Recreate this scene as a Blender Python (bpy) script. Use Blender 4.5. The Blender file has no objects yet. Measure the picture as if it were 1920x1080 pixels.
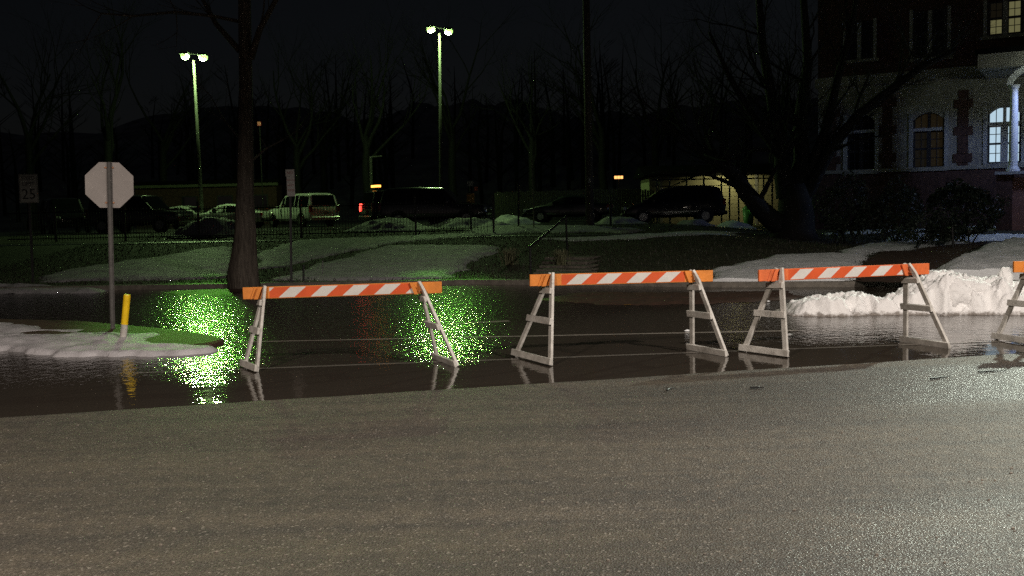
import bpy, bmesh, math, random
import numpy as np
from mathutils import Vector, Matrix
random.seed(7); np.random.seed(7)
S = bpy.context.scene
COL = S.collection
R = math.radians
# ---------------------------------------------------------------- camera
FPX, HCAM, PITCH, ROLL = 1900.0, 2.0, math.atan(150/1900.0), R(1.3)
F_ = Vector((0, math.cos(PITCH), -math.sin(PITCH)))
U0 = Vector((0, math.sin(PITCH), math.cos(PITCH))); R0 = Vector((1, 0, 0))
R_ = math.cos(ROLL)*R0 - math.sin(ROLL)*U0
U_ = math.cos(ROLL)*U0 + math.sin(ROLL)*R0
CP = Vector((0, 0, HCAM))
cam = bpy.data.objects.new('camera', bpy.data.cameras.new('camera')); COL.objects.link(cam)
cam.data.sensor_width = 36; cam.data.lens = 36*FPX/1920
cam.data.clip_start = .05; cam.data.clip_end = 2000
m = Matrix((( R_.x, U_.x, -F_.x, CP.x), (R_.y, U_.y, -F_.y, CP.y), (R_.z, U_.z, -F_.z, CP.z), (0, 0, 0, 1)))
cam.matrix_world = m
S.camera = cam
# ---------------------------------------------------------------- world, exposure
W = bpy.data.worlds.new('World'); S.world = W; W.use_nodes = True
nt = W.node_tree; nt.nodes.clear()
bg = nt.nodes.new('ShaderNodeBackground'); out = nt.nodes.new('ShaderNodeOutputWorld')
sky = nt.nodes.new('ShaderNodeTexSky'); sky.sky_type = 'NISHITA'; sky.sun_disc = False
sky.sun_elevation = R(6); sky.sun_rotation = R(200)
hs = nt.nodes.new('ShaderNodeHueSaturation'); hs.inputs['Saturation'].default_value = .45
tint = nt.nodes.new('ShaderNodeMix'); tint.data_type = 'RGBA'; tint.blend_type = 'MULTIPLY'; tint.inputs[0].default_value = 1
tint.inputs[7].default_value = (.8, .82, 1.0, 1)
nt.links.new(sky.outputs[0], hs.inputs['Color']); nt.links.new(hs.outputs[0], tint.inputs[6])
nt.links.new(tint.outputs[2], bg.inputs[0]); bg.inputs[1].default_value = .0013
nt.links.new(bg.outputs[0], out.inputs[0])
S.view_settings.view_transform = 'Standard'; S.view_settings.look = 'None'
S.view_settings.exposure = 0; S.view_settings.gamma = 1; S.view_settings.use_curve_mapping = False
S.cycles.use_denoising = False
S.cycles.max_bounces = 5; S.cycles.diffuse_bounces = 2; S.cycles.glossy_bounces = 3
S.cycles.volume_bounces = 0; S.cycles.sample_clamp_indirect = 4; S.cycles.sample_clamp_direct = 0
S.cycles.caustics_reflective = False; S.cycles.caustics_refractive = False

# ---------------------------------------------------------------- helpers
def ray(px, py):
    return F_ + R_*((px-960)/FPX) - U_*((py-540)/FPX)
def P(px, py, d):
    r = ray(px, py); return CP + r*(d/r.y)
def X(px, d, py=400): return P(px, py, d).x
def PZ(px, py, z=0.0):
    r = ray(px, py); return CP + r*((z-HCAM)/r.z)

def vnoise(x, y, seed=0):
    x = np.asarray(x, float); y = np.asarray(y, float)
    xi = np.floor(x).astype(np.int64); yi = np.floor(y).astype(np.int64)
    fx = x-xi; fy = y-yi; fx = fx*fx*(3-2*fx); fy = fy*fy*(3-2*fy)
    def h(a, b):
        n = (a*374761393 + b*668265263 + seed*1442695041) & 0xffffffff
        n = ((n ^ (n >> 13))*1274126177) & 0xffffffff
        return ((n ^ (n >> 16)) & 0xffff)/65535.0
    return (h(xi, yi)*(1-fx)+h(xi+1, yi)*fx)*(1-fy)+(h(xi, yi+1)*(1-fx)+h(xi+1, yi+1)*fx)*fy
def fbm(x, y, seed=0, o=4, gain=.5):
    a, s, f, n = 1.0, 0.0, 1.0, 0.0
    for i in range(o):
        s = s + a*(vnoise(np.asarray(x)*f, np.asarray(y)*f, seed+i*17)-.5); n += a; a *= gain; f *= 2.03
    return s/n*2
def sst(a, b, x):
    t = np.clip((np.asarray(x, float)-a)/(b-a), 0, 1); return t*t*(3-2*t)

CURB_X = [-300, -60, -14, -1, 2, 5, 12, 60, 300]; CURB_Y = [70, 37, 28.2, 27.0, 25.7, 24.2, 22.6, 17, 5]
def curb_y(x): return np.interp(x, CURB_X, CURB_Y)
def seam_y(x): return 11.22 + .2304*np.asarray(x, float)
def hplat(x): return 1.16 - .5*sst(6, 13, x)
def g(x, y):
    x = np.asarray(x, float); y = np.asarray(y, float)
    t = y-curb_y(x); H = hplat(x)
    wk = H-.27
    z = .12+.02*np.clip(t, 0, 1.5)
    z = z + (wk-.15)*sst(.8, 12.6, t)**.9
    z = z + .27*sst(14.6, 19.5, t)
    z = z + fbm(x*.35, y*.35, 3, 3)*.05*sst(.6, 3, t)*(1-sst(10.5, 12.4, t))
    z = z + sst(75, 230, t)*(25+5*fbm(x*.03, y*.0, 77, 4)+2.5*fbm(x*.25, y*.0, 78, 3))  # added hill behind the lot, closing the background in darkness
    return z
def gz(x, y): return float(g(x, y))
def PG(px, py):
    r = ray(px, py); s = 15.0
    for i in range(2200):
        p = CP+r*s
        if p.z <= (gz(p.x, p.y) if p.y > curb_y(p.x) else 0): break
        s += .05
    return p

# ---------------------------------------------------------------- materials
def mat(name, col, rough=.6, var=.25, scale=6.0, bump=0.0, bscale=40.0, metal=0.0, spec=.5, coat=0.0, col2=None, emit=None, estr=0.0, stretch=None, trans=0):
    M = bpy.data.materials.new(name); M.use_nodes = True
    t = M.node_tree; b = t.nodes['Principled BSDF']
    tc = t.nodes.new('ShaderNodeTexCoord'); src = tc.outputs['Object']
    if stretch:
        mp = t.nodes.new('ShaderNodeMapping'); mp.inputs['Scale'].default_value = stretch
        t.links.new(src, mp.inputs[0]); src = mp.outputs[0]
    n = t.nodes.new('ShaderNodeTexNoise'); n.inputs['Scale'].default_value = scale; n.inputs['Detail'].default_value = 6
    n.inputs['Roughness'].default_value = .65
    t.links.new(src, n.inputs['Vector'])
    cr = t.nodes.new('ShaderNodeValToRGB')
    c2 = col2 or tuple(min(1, c*(1+var)) for c in col)
    c1 = tuple(c*(1-var) for c in col)
    cr.color_ramp.elements[0].position = .32; cr.color_ramp.elements[1].position = .68
    cr.color_ramp.elements[0].color = (*c1, 1); cr.color_ramp.elements[1].color = (*c2, 1)
    t.links.new(n.outputs['Fac'], cr.inputs[0]); t.links.new(cr.outputs[0], b.inputs['Base Color'])
    b.inputs['Roughness'].default_value = rough; b.inputs['Metallic'].default_value = metal
    b.inputs['Specular IOR Level'].default_value = spec; b.inputs['Coat Weight'].default_value = coat
    if coat: b.inputs['Coat Roughness'].default_value = .06
    if trans: b.inputs['Transmission Weight'].default_value = trans
    if bump:
        n2 = t.nodes.new('ShaderNodeTexNoise'); n2.inputs['Scale'].default_value = bscale; n2.inputs['Detail'].default_value = 4
        t.links.new(src, n2.inputs['Vector'])
        bp = t.nodes.new('ShaderNodeBump'); bp.inputs['Strength'].default_value = bump; bp.inputs['Distance'].default_value = .02
        t.links.new(n2.outputs['Fac'], bp.inputs['Height']); t.links.new(bp.outputs[0], b.inputs['Normal'])
    if emit:
        b.inputs['Emission Color'].default_value = (*emit, 1); b.inputs['Emission Strength'].default_value = estr
    return M

def nd(t, typ, **kw):
    n = t.nodes.new(typ)
    for k, v in kw.items(): setattr(n, k, v)
    return n
def math_(t, op, a, b=None, c=None):
    n = t.nodes.new('ShaderNodeMath'); n.operation = op
    for i, v in enumerate((a, b, c)):
        if v is None: continue
        if isinstance(v, (int, float)): n.inputs[i].default_value = v
        else: t.links.new(v, n.inputs[i])
    return n.outputs[0]
def noise_(t, vec, scale, detail=3, rough=.5):
    n = t.nodes.new('ShaderNodeTexNoise'); n.inputs['Scale'].default_value = scale
    n.inputs['Detail'].default_value = detail; n.inputs['Roughness'].default_value = rough
    t.links.new(vec, n.inputs['Vector']); return n.outputs['Fac']
def mapping_(t, vec, rot, sc):
    n = t.nodes.new('ShaderNodeMapping'); n.inputs['Rotation'].default_value = (0, 0, rot); n.inputs['Scale'].default_value = sc
    t.links.new(vec, n.inputs[0]); return n.outputs[0]
def ramp_(t, fac, p0, p1, c0, c1):
    n = t.nodes.new('ShaderNodeValToRGB'); e = n.color_ramp.elements
    e[0].position, e[1].position = p0, p1; e[0].color = (*c0, 1); e[1].color = (*c1, 1)
    t.links.new(fac, n.inputs[0]); return n.outputs[0]
def maprange_(t, v, a, b, c, d):
    n = t.nodes.new('ShaderNodeMapRange'); n.inputs[1].default_value = a; n.inputs[2].default_value = b
    n.inputs[3].default_value = c; n.inputs[4].default_value = d; n.interpolation_type = 'SMOOTHSTEP'
    t.links.new(v, n.inputs[0]); return n.outputs[0]
def bump_(t, h, strength, dist, normal=None):
    n = t.nodes.new('ShaderNodeBump'); n.inputs['Strength'].default_value = strength; n.inputs['Distance'].default_value = dist
    t.links.new(h, n.inputs['Height'])
    if normal is not None: t.links.new(normal, n.inputs['Normal'])
    return n.outputs[0]
SEAM_ANG = math.atan(.2304)

def road_material():
    M = bpy.data.materials.new('damp_asphalt'); M.use_nodes = True; t = M.node_tree; b = t.nodes['Principled BSDF']
    tc = nd(t, 'ShaderNodeTexCoord').outputs['Object']
    band = mapping_(t, tc, -SEAM_ANG, (.12, 1, 1))
    big = noise_(t, band, .75, 4, .6)                          # tyre-track bands of wetter and drier pavement
    fine = noise_(t, tc, 60, 4, .7)
    mid = noise_(t, tc, 7, 4, .6)
    col = ramp_(t, fine, .3, .75, (.036, .033, .029), (.145, .131, .112))
    col2 = ramp_(t, mid, .3, .7, (.72, .72, .74), (1.12, 1.08, 1.0))
    mx = nd(t, 'ShaderNodeMix', data_type='RGBA', blend_type='MULTIPLY'); mx.inputs[0].default_value = 1
    t.links.new(col, mx.inputs[6]); t.links.new(col2, mx.inputs[7])
    sx = nd(t, 'ShaderNodeSeparateXYZ'); t.links.new(tc, sx.inputs[0])
    lat = math_(t, 'SUBTRACT', math_(t, 'MULTIPLY_ADD', sx.outputs[0], .2304, 11.22), sx.outputs[1])       # metres from the pavement seam
    lat = math_(t, 'ADD', lat, math_(t, 'MULTIPLY', math_(t, 'SUBTRACT', big, .5), 2.6))
    path1 = math_(t, 'MULTIPLY', maprange_(t, lat, .3, .9, 0, 1), math_(t, 'MULTIPLY', maprange_(t, lat, 2.2, 3.2, 1, 0), maprange_(t, sx.outputs[0], -1, 4, .2, 1)))
    path2 = maprange_(t, lat, 4.6, 6.0, 0, 1)
    streak = noise_(t, mapping_(t, tc, -SEAM_ANG, (.10, 2.2, 1)), 1.0, 5, .65)
    wet = math_(t, 'MULTIPLY', math_(t, 'ADD', path1, path2), maprange_(t, mid, .25, .5, .55, 1))
    mx2 = nd(t, 'ShaderNodeMix', data_type='RGBA', blend_type='MULTIPLY'); t.links.new(math_(t, 'MULTIPLY', wet, .7), mx2.inputs[0])
    t.links.new(mx.outputs[2], mx2.inputs[6]); mx2.inputs[7].default_value = (.55, .56, .58, 1)
    mx3 = nd(t, 'ShaderNodeMix', data_type='RGBA', blend_type='MULTIPLY'); mx3.inputs[0].default_value = 1
    t.links.new(mx2.outputs[2], mx3.inputs[6]); t.links.new(ramp_(t, streak, .32, .68, (.72, .72, .74), (1.25, 1.2, 1.12)), mx3.inputs[7])
    t.links.new(mx3.outputs[2], b.inputs['Base Color'])
    b.inputs['Roughness'].default_value = .6; b.inputs['Specular IOR Level'].default_value = .4
    vor = nd(t, 'ShaderNodeTexVoronoi', voronoi_dimensions='3D'); vor.inputs['Scale'].default_value = 75
    t.links.new(tc, vor.inputs['Vector'])
    sc = nd(t, 'ShaderNodeSeparateColor'); t.links.new(vor.outputs['Color'], sc.inputs[0])
    stone = maprange_(t, sc.outputs[0], .93, 1.0, 0, .42)                                       # road sparkle put into the colour as pale stone specks
    mx4 = nd(t, 'ShaderNodeMix', data_type='RGBA'); t.links.new(stone, mx4.inputs[0]); t.links.new(mx3.outputs[2], mx4.inputs[6]); mx4.inputs[7].default_value = (.36, .33, .28, 1)
    t.links.new(mx4.outputs[2], b.inputs['Base Color'])
    h = math_(t, 'ADD', vor.outputs['Distance'], math_(t, 'MULTIPLY', fine, .8))
    t.links.new(bump_(t, h, .75, .012), b.inputs['Normal'])
    vor2 = nd(t, 'ShaderNodeTexVoronoi', voronoi_dimensions='3D'); vor2.inputs['Scale'].default_value = 72
    t.links.new(tc, vor2.inputs['Vector'])
    t.links.new(bump_(t, math_(t, 'ADD', vor2.outputs['Distance'], noise_(t, tc, 55, 2)), .7, .008), b.inputs['Coat Normal'])
    t.links.new(math_(t, 'ADD', math_(t, 'MULTIPLY', wet, .42), .03), b.inputs['Coat Weight'])
    b.inputs['Coat Roughness'].default_value = .28; b.inputs['Coat IOR'].default_value = 1.33
    return M

def flood_material(name, base0, base1):
    M = bpy.data.materials.new(name); M.use_nodes = True; t = M.node_tree; b = t.nodes['Principled BSDF']
    tc = nd(t, 'ShaderNodeTexCoord').outputs['Object']
    sx = nd(t, 'ShaderNodeSeparateXYZ'); t.links.new(tc, sx.inputs[0])
    d = math_(t, 'SUBTRACT', sx.outputs[1], math_(t, 'MULTIPLY_ADD', sx.outputs[0], .2304, 11.22))   # metres beyond the pavement seam
    pat = noise_(t, mapping_(t, tc, 0, (.35, 1, 1)), .8, 4, .6)
    fine = noise_(t, tc, 50, 4, .7)
    t.links.new(ramp_(t, fine, .3, .7, base0, base1), b.inputs['Base Color'])
    b.inputs['Roughness'].default_value = .8; b.inputs['Specular IOR Level'].default_value = 0
    b.inputs['Coat Weight'].default_value = 1; b.inputs['Coat IOR'].default_value = 1.33
    shallow = maprange_(t, math_(t, 'ADD', d, math_(t, 'MULTIPLY', math_(t, 'SUBTRACT', pat, .5), 3.5)), 1.0, 3.6, 0, 1)  # deep water by the seam, wet stones standing out beyond
    t.links.new(math_(t, 'MULTIPLY_ADD', shallow, .07, .03), b.inputs['Coat Roughness'])
    rip = noise_(t, mapping_(t, tc, 0, (.5, 1, 1)), 5, 2)
    st = noise_(t, mapping_(t, tc, 0, (8, 5.5, 8)), 1.0, 3, .62)
    h = math_(t, 'ADD', math_(t, 'MULTIPLY', st, math_(t, 'MULTIPLY_ADD', shallow, FLOOD_ST, .0024)), math_(t, 'MULTIPLY', rip, .003))
    t.links.new(bump_(t, h, 1.0, 1.0), b.inputs['Coat Normal'])
    return M
FLOOD_ST = .0125

def snow_material(name, c0, c1, dirt=.0, dscale=9.0, foot=False):
    M = bpy.data.materials.new(name); M.use_nodes = True; t = M.node_tree; b = t.nodes['Principled BSDF']
    tc = nd(t, 'ShaderNodeTexCoord').outputs['Object']
    n1 = noise_(t, tc, 2.2, 6, .6); n2 = noise_(t, tc, dscale*3, 5, .75)
    c = ramp_(t, n1, .3, .7, c0, c1)
    if dirt:
        k = maprange_(t, n2, .62, .72, 0, dirt)
        mx = nd(t, 'ShaderNodeMix', data_type='RGBA'); t.links.new(k, mx.inputs[0]); t.links.new(c, mx.inputs[6]); mx.inputs[7].default_value = (.16, .12, .08, 1)
        c = mx.outputs[2]
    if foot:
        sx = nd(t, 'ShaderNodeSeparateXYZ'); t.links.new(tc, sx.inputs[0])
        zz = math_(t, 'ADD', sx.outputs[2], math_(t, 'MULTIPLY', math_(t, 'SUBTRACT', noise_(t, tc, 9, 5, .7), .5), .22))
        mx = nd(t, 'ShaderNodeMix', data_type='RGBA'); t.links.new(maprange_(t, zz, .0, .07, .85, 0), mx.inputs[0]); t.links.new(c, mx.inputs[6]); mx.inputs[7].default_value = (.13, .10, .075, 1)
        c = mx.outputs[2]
    t.links.new(c, b.inputs['Base Color']); b.inputs['Roughness'].default_value = .6; b.inputs['Specular IOR Level'].default_value = .35
    t.links.new(bump_(t, math_(t, 'ADD', noise_(t, tc, 14, 6, .7), n2), .6, .02), b.inputs['Normal'])
    return M

M_ = {}
M_['road'] = road_material()
M_['flood'] = flood_material('flooded_asphalt', (.022, .018, .014), (.055, .044, .034))
M_['line'] = flood_material('wet_white_paint', (.22, .19, .16), (.36, .32, .28))
M_['line_faint'] = flood_material('worn_white_paint', (.08, .07, .06), (.20, .18, .155))
M_['yline'] = flood_material('wet_yellow_paint', (.4, .22, .02), (.55, .32, .04))
M_['snow'] = snow_material('thawing_snow', (.66, .67, .68), (.86, .87, .88), .25)
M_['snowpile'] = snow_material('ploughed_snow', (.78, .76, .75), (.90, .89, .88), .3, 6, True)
M_['snowchunk'] = snow_material('snow_chunk', (.74, .72, .71), (.86, .85, .84), .3, 6)
M_['snowdirty'] = snow_material('dirty_snow', (.32, .31, .32), (.55, .53, .55), .35)
M_['hill'] = mat('backdrop_hill_grey', (.28, .28, .29), .85, .35, .15, col2=(.60, .60, .62))  # added hill, its grey raised to blend with the night sky
M_['lawn'] = mat('wet_lawn', (.022, .021, .013), .75, .4, 3, .9, 30, col2=(.05, .045, .024))
M_['blade'] = mat('grass_blade', (.034, .034, .017), .6, .4, 4)
M_['soil'] = mat('wet_soil', (.052, .024, .015), .7, .4, 5, .6, 18)
M_['lot'] = mat('lot_asphalt', (.04, .04, .038), .32, .4, 2.5, .35, 22, coat=.4)
M_['walk'] = mat('wet_walkway', (.08, .08, .075), .30, .3, 3, .9, 30, coat=1)
M_['walk'].node_tree.nodes['Principled BSDF'].inputs['Coat Roughness'].default_value = .34
M_['kerb'] = mat('kerb_concrete', (.16, .14, .115), .65, .35, 7, .4, 60)
M_['white'] = mat('weathered_white_paint', (.46, .435, .39), .5, .3, 7, .25, 60, col2=(.60, .575, .535))
M_['orange'] = mat('orange_paint', (.58, .19, .028), .5, .18, 7, .15, 50)
M_['orange2'] = mat('faded_red_orange_paint', (.60, .13, .035), .5, .2, 7, .15, 50)
M_['redor'] = mat('orange_sheeting', (.54, .085, .025), .35, .1, 5)
M_['whsheet'] = mat('white_sheeting', (.55, .53, .50), .35, .08, 5)
M_['alu'] = mat('sign_aluminium', (.34, .31, .295), .42, .1, 3, 0, metal=.15)
M_['post'] = mat('galvanised_post', (.20, .20, .19), .5, .3, 12, .1, 40, metal=.3)
M_['signpost'] = mat('weathered_steel', (.085, .08, .075), .5, .3, 12, .1, 40, metal=.2)
M_['dkpost'] = mat('dark_steel', (.03, .03, .03), .5, .3, 12)
M_['bolt'] = mat('rusty_bolt', (.35, .18, .10), .5, .3, 20, metal=.5)
M_['yellow'] = mat('yellow_reflective', (.80, .52, .01), .4, .1, 12)
M_['bark'] = mat('wet_bark', (.085, .066, .05), .8, .5, 7, 1.0, 16, stretch=(2.5, 2.5, .35), col2=(.15, .125, .10))
M_['barkdk'] = mat('dark_bark', (.011, .010, .009), .8, .4, 6, .8, 14, stretch=(2.5, 2.5, .4))
M_['wood'] = mat('pole_wood', (.10, .085, .07), .75, .35, 5, .5, 14, stretch=(4, 4, .3))
M_['board'] = mat('fence_board', (.15, .16, .10), .75, .35, 4, .3, 20, stretch=(4, 4, .4))
M_['iron'] = mat('black_iron', (.012, .012, .012), .4, .3, 14)
M_['pole'] = mat('lamp_pole_paint', (.07, .07, .06), .7, .2, 6)
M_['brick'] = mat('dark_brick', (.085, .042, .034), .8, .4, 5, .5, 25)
M_['brick_lit'] = mat('brick_painted_lit', (.30, .15, .12), .8, .2, 8, .4, 30)  # paler brick, lamplight on the parapet put into its colour
M_['stone'] = mat('grey_limestone', (.34, .325, .285), .75, .25, 2.4, .25, 9)
M_['trim'] = mat('pale_trim', (.42, .42, .42), .55, .15, 6)
M_['column'] = mat('white_column_paint', (.75, .76, .78), .5, .06, 4)
M_['sash'] = mat('dark_sash', (.03, .03, .035), .5, .2, 8)
M_['glassdk'] = mat('dark_glass', (.01, .011, .013), .08, .2, 3)
M_['glassdim'] = mat('dim_lit_pane', (.05, .045, .03), .2, .2, 5, emit=(1.0, .66, .25), estr=.008)
M_['glassfaint'] = mat('faint_lit_pane', (.03, .03, .03), .2, .2, 5, emit=(.9, .7, .35), estr=.006)
M_['glasslit'] = mat('bright_lit_pane', (.3, .3, .3), .2, .1, 5, emit=(.62, .84, 1.0), estr=.72)
M_['glassup'] = mat('amber_lit_pane', (.05, .045, .03), .2, .2, 5, emit=(.85, .80, .36), estr=.14)
M_['shed'] = mat('pale_siding', (.50, .47, .32), .7, .12, 3)
M_['roofing'] = mat('dark_shingle', (.008, .008, .008), .9, .3, 10, spec=.05)
M_['leaf'] = mat('evergreen_leaf', (.03, .045, .03), .55, .5, 3)
M_['carblk'] = mat('black_car_paint', (.008, .008, .010), .25, .2, 3, coat=1)
M_['carblu'] = mat('dark_blue_car_paint', (.010, .012, .018), .25, .2, 3, coat=1)
M_['cargrn'] = mat('dark_green_car_paint', (.012, .02, .016), .25, .2, 3, coat=1)
M_['carwht'] = mat('white_car_paint', (.72, .73, .70), .3, .06, 3, coat=1)
M_['carsil'] = mat('silver_car_paint', (.55, .56, .54), .3, .08, 3, coat=1)
M_['tyre'] = mat('tyre_rubber', (.012, .012, .012), .7, .2, 20)
M_['rim'] = mat('alloy_rim', (.3, .3, .3), .35, .2, 10, metal=.7)
M_['window'] = mat('car_glass', (.006, .007, .008), .06, .2, 3)
M_['headl'] = mat('headlight_lens', (.5, .5, .5), .1, .1, 10)
M_['tail'] = mat('tail_light_lens', (.25, .012, .01), .2, .1, 10)
M_['tailon'] = mat('lit_tail_light', (.3, .01, .01), .2, .1, 10, emit=(1, .06, .04), estr=7)
M_['amber'] = mat('lit_amber_beacon', (.4, .15, .02), .3, .1, 10, emit=(1, .38, .06), estr=4)
M_['farorange'] = mat('far_orange_light', (.3, .1, .02), .3, .1, 10, emit=(1, .4, .12), estr=2.2)
M_['fardim'] = mat('far_dim_red_light', (.2, .05, .02), .3, .1, 10, emit=(1, .22, .1), estr=.12)
M_['lens_g'] = mat('lit_green_white_lens', (.8, .9, .8), .3, .05, 5, emit=(.50, 1, .22), estr=1.9)
M_['lens_w'] = mat('lit_warm_lens', (.9, .85, .7), .3, .05, 5, emit=(1, .8, .55), estr=60)
M_['lens_c'] = mat('lit_cool_lens', (.9, .9, .9), .3, .05, 5, emit=(.88, 1, .82), estr=60)
M_['signwhite'] = mat('sign_white', (.55, .53, .50), .45, .08, 6)
M_['signgrey'] = mat('sign_grey_white', (.30, .30, .27), .45, .08, 6)
M_['black'] = mat('black_print', (.01, .01, .01), .5, .1, 6)
M_['red'] = mat('red_print', (.30, .05, .045), .5, .1, 6)
M_['greenobj'] = mat('pale_green_plastic', (.16, .42, .16), .4, .1, 6)
M_['greenon'] = mat('lit_green_indicator', (.1, .5, .1), .3, .1, 6, emit=(.3, 1, .2), estr=2)
M_['tan'] = mat('dead_grass', (.20, .20, .11), .75, .3, 8)

# ---------------------------------------------------------------- object helpers
def tag(o, label, cat=None, group=None, kind=None):
    o['label'] = label
    if cat: o['category'] = cat
    if group: o['group'] = group
    if kind: o['kind'] = kind
    return o
def thing(name, label, cat, loc=(0, 0, 0), rz=0.0, group=None):
    o = bpy.data.objects.new(name, None); COL.objects.link(o); o.location = loc; o.rotation_euler = (0, 0, rz)
    o.empty_display_size = .1
    return tag(o, label, cat, group)
def link(name, me, m=None, parent=None, label=None):
    if m is not None and not me.materials: me.materials.append(m if not isinstance(m, str) else M_[m])
    o = bpy.data.objects.new(name, me); COL.objects.link(o)
    if parent is not None: o.parent = parent
    if label: o['label'] = label
    return o
class MB:
    """collects vertices and faces for one mesh"""
    def __init__(s): s.v = []; s.f = []
    def add(s, vs, fs):
        k = len(s.v); s.v += [tuple(v) for v in vs]; s.f += [tuple(i+k for i in f) for f in fs]; return s
    def box(s, c, d, rz=0.0):
        cx, cy, cz = c; hx, hy, hz = d[0]/2, d[1]/2, d[2]/2; co, si = math.cos(rz), math.sin(rz)
        vs = []
        for z in (-hz, hz):
            for x, y in ((-hx, -hy), (hx, -hy), (hx, hy), (-hx, hy)):
                vs.append((cx+x*co-y*si, cy+x*si+y*co, cz+z))
        return s.add(vs, [(3, 2, 1, 0), (4, 5, 6, 7), (0, 1, 5, 4), (1, 2, 6, 5), (2, 3, 7, 6), (3, 0, 4, 7)])
    def bar(s, p0, p1, w, th, nrm):
        """plank from p0 to p1: w across, th along nrm"""
        p0 = Vector(p0); p1 = Vector(p1); a = (p1-p0).normalized(); n = Vector(nrm); n = (n-a*n.dot(a)).normalized(); b = a.cross(n)
        vs = []
        for p in (p0, p1):
            for i, j in ((-1, -1), (1, -1), (1, 1), (-1, 1)): vs.append(p+b*(i*w/2)+n*(j*th/2))
        return s.add(vs, [(3, 2, 1, 0), (4, 5, 6, 7), (0, 1, 5, 4), (1, 2, 6, 5), (2, 3, 7, 6), (3, 0, 4, 7)])
    def tube(s, pts, rad, n=8, cap=True):
        pts = [Vector(p) for p in pts]; k = len(s.v); L = len(pts)
        if isinstance(rad, (int, float)): rad = [rad]*L
        a0 = (pts[1]-pts[0]).normalized(); ref = Vector((1, 0, 0)) if abs(a0.x) < .8 else Vector((0, 1, 0))
        for i, p in enumerate(pts):
            a = (pts[min(i+1, L-1)]-pts[max(i-1, 0)]).normalized()
            u = (ref-a*ref.dot(a)).normalized(); v = a.cross(u)
            for j in range(n):
                th = 2*math.pi*j/n; s.v.append(tuple(p+(u*math.cos(th)+v*math.sin(th))*rad[i]))
        for i in range(L-1):
            for j in range(n):
                j2 = (j+1) % n; s.f.append((k+i*n+j, k+i*n+j2, k+(i+1)*n+j2, k+(i+1)*n+j))
        if cap:
            s.f.append(tuple(k+j for j in reversed(range(n)))); s.f.append(tuple(k+(L-1)*n+j for j in range(n)))
        return s
    def sphere(s, c, r, nu=12, nv=8, sc=(1, 1, 1)):
        k = len(s.v); c = Vector(c)
        for i in range(nv+1):
            ph = math.pi*i/nv
            for j in range(nu):
                th = 2*math.pi*j/nu
                s.v.append((c.x+r*sc[0]*math.sin(ph)*math.cos(th), c.y+r*sc[1]*math.sin(ph)*math.sin(th), c.z+r*sc[2]*math.cos(ph)))
        for i in range(nv):
            for j in range(nu):
                j2 = (j+1) % nu; s.f.append((k+i*nu+j, k+(i+1)*nu+j, k+(i+1)*nu+j2, k+i*nu+j2))
        return s
    def prism(s, poly, origin, ex, ey, ez, depth):
        """polygon in the ex/ey plane, extruded depth along ez"""
        o = Vector(origin); n = len(poly); k = len(s.v)
        for dd in (0, depth):
            for x, y in poly: s.v.append(tuple(o+ex*x+ey*y+ez*dd))
        s.f.append(tuple(k+i for i in reversed(range(n)))); s.f.append(tuple(k+n+i for i in range(n)))
        for i in range(n):
            j = (i+1) % n; s.f.append((k+i, k+j, k+n+j, k+n+i))
        return s
    def mesh(s, name, smooth=False):
        me = bpy.data.meshes.new(name); me.from_pydata(s.v, [], s.f); me.update()
        if smooth: me.polygons.foreach_set('use_smooth', [True]*len(me.polygons))
        bm = bmesh.new(); bm.from_mesh(me); bmesh.ops.recalc_face_normals(bm, faces=bm.faces); bm.to_mesh(me); bm.free()
        return me
    def build(s, name, m, parent=None, smooth=False, label=None):
        return link(name, s.mesh(name, smooth), m, parent, label)
def bevelled(o, w=.004, seg=1):
    md = o.modifiers.new('bevel', 'BEVEL'); md.width = w; md.segments = seg; md.limit_method = 'ANGLE'; return o
def grid_mesh(name, XX, YY, ZZ, keep=None, smooth=True):
    ny, nx = XX.shape
    co = np.stack([XX, YY, ZZ], -1).reshape(-1, 3)
    i = np.arange(ny*nx).reshape(ny, nx)
    q = np.stack([i[:-1, :-1], i[:-1, 1:], i[1:, 1:], i[1:, :-1]], -1).reshape(-1, 4)
    if keep is not None:
        q = q[keep.reshape(-1)]
        used = np.unique(q); rm = -np.ones(ny*nx, int); rm[used] = np.arange(len(used)); co = co[used]; q = rm[q]
    me = bpy.data.meshes.new(name); me.vertices.add(len(co)); me.vertices.foreach_set('co', co.ravel())
    me.loops.add(q.size); me.loops.foreach_set('vertex_index', q.ravel().astype(np.int32))
    me.polygons.add(len(q)); me.polygons.foreach_set('loop_start', np.arange(0, q.size, 4).astype(np.int32))
    me.update(calc_edges=True)
    if smooth: me.polygons.foreach_set('use_smooth', np.ones(len(q), bool))
    me.validate(); return me
def copy_tree(o, parent=None):
    c = o.copy(); COL.objects.link(c)
    if parent is not None: c.parent = parent
    for ch in list(o.children): copy_tree(ch, c)
    return c
def text(body, size, loc, rot, m, parent, name='lettering', align='CENTER', depth=.001):
    cu = bpy.data.curves.new(name, 'FONT'); cu.body = body; cu.size = size; cu.align_x = align; cu.align_y = 'CENTER'; cu.extrude = depth
    cu.resolution_u = 2; cu.materials.append(M_[m])
    o = bpy.data.objects.new(name, cu); COL.objects.link(o); o.location = loc; o.rotation_euler = rot; o.parent = parent
    return o
def lamp(name, loc, energy, col, size=.15, parent=None, spot=None, aim=None):
    L = bpy.data.lights.new(name, 'SPOT' if spot else 'POINT'); L.energy = energy; L.color = col; L.shadow_soft_size = size
    if spot: L.spot_size = spot; L.spot_blend = .35
    o = bpy.data.objects.new(name, L); COL.objects.link(o); o.location = loc
    if parent is not None: o.parent = parent
    if aim is not None: o.rotation_euler = (Vector(aim)-Vector(loc)).to_track_quat('-Z', 'Y').to_euler()
    return o

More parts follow.
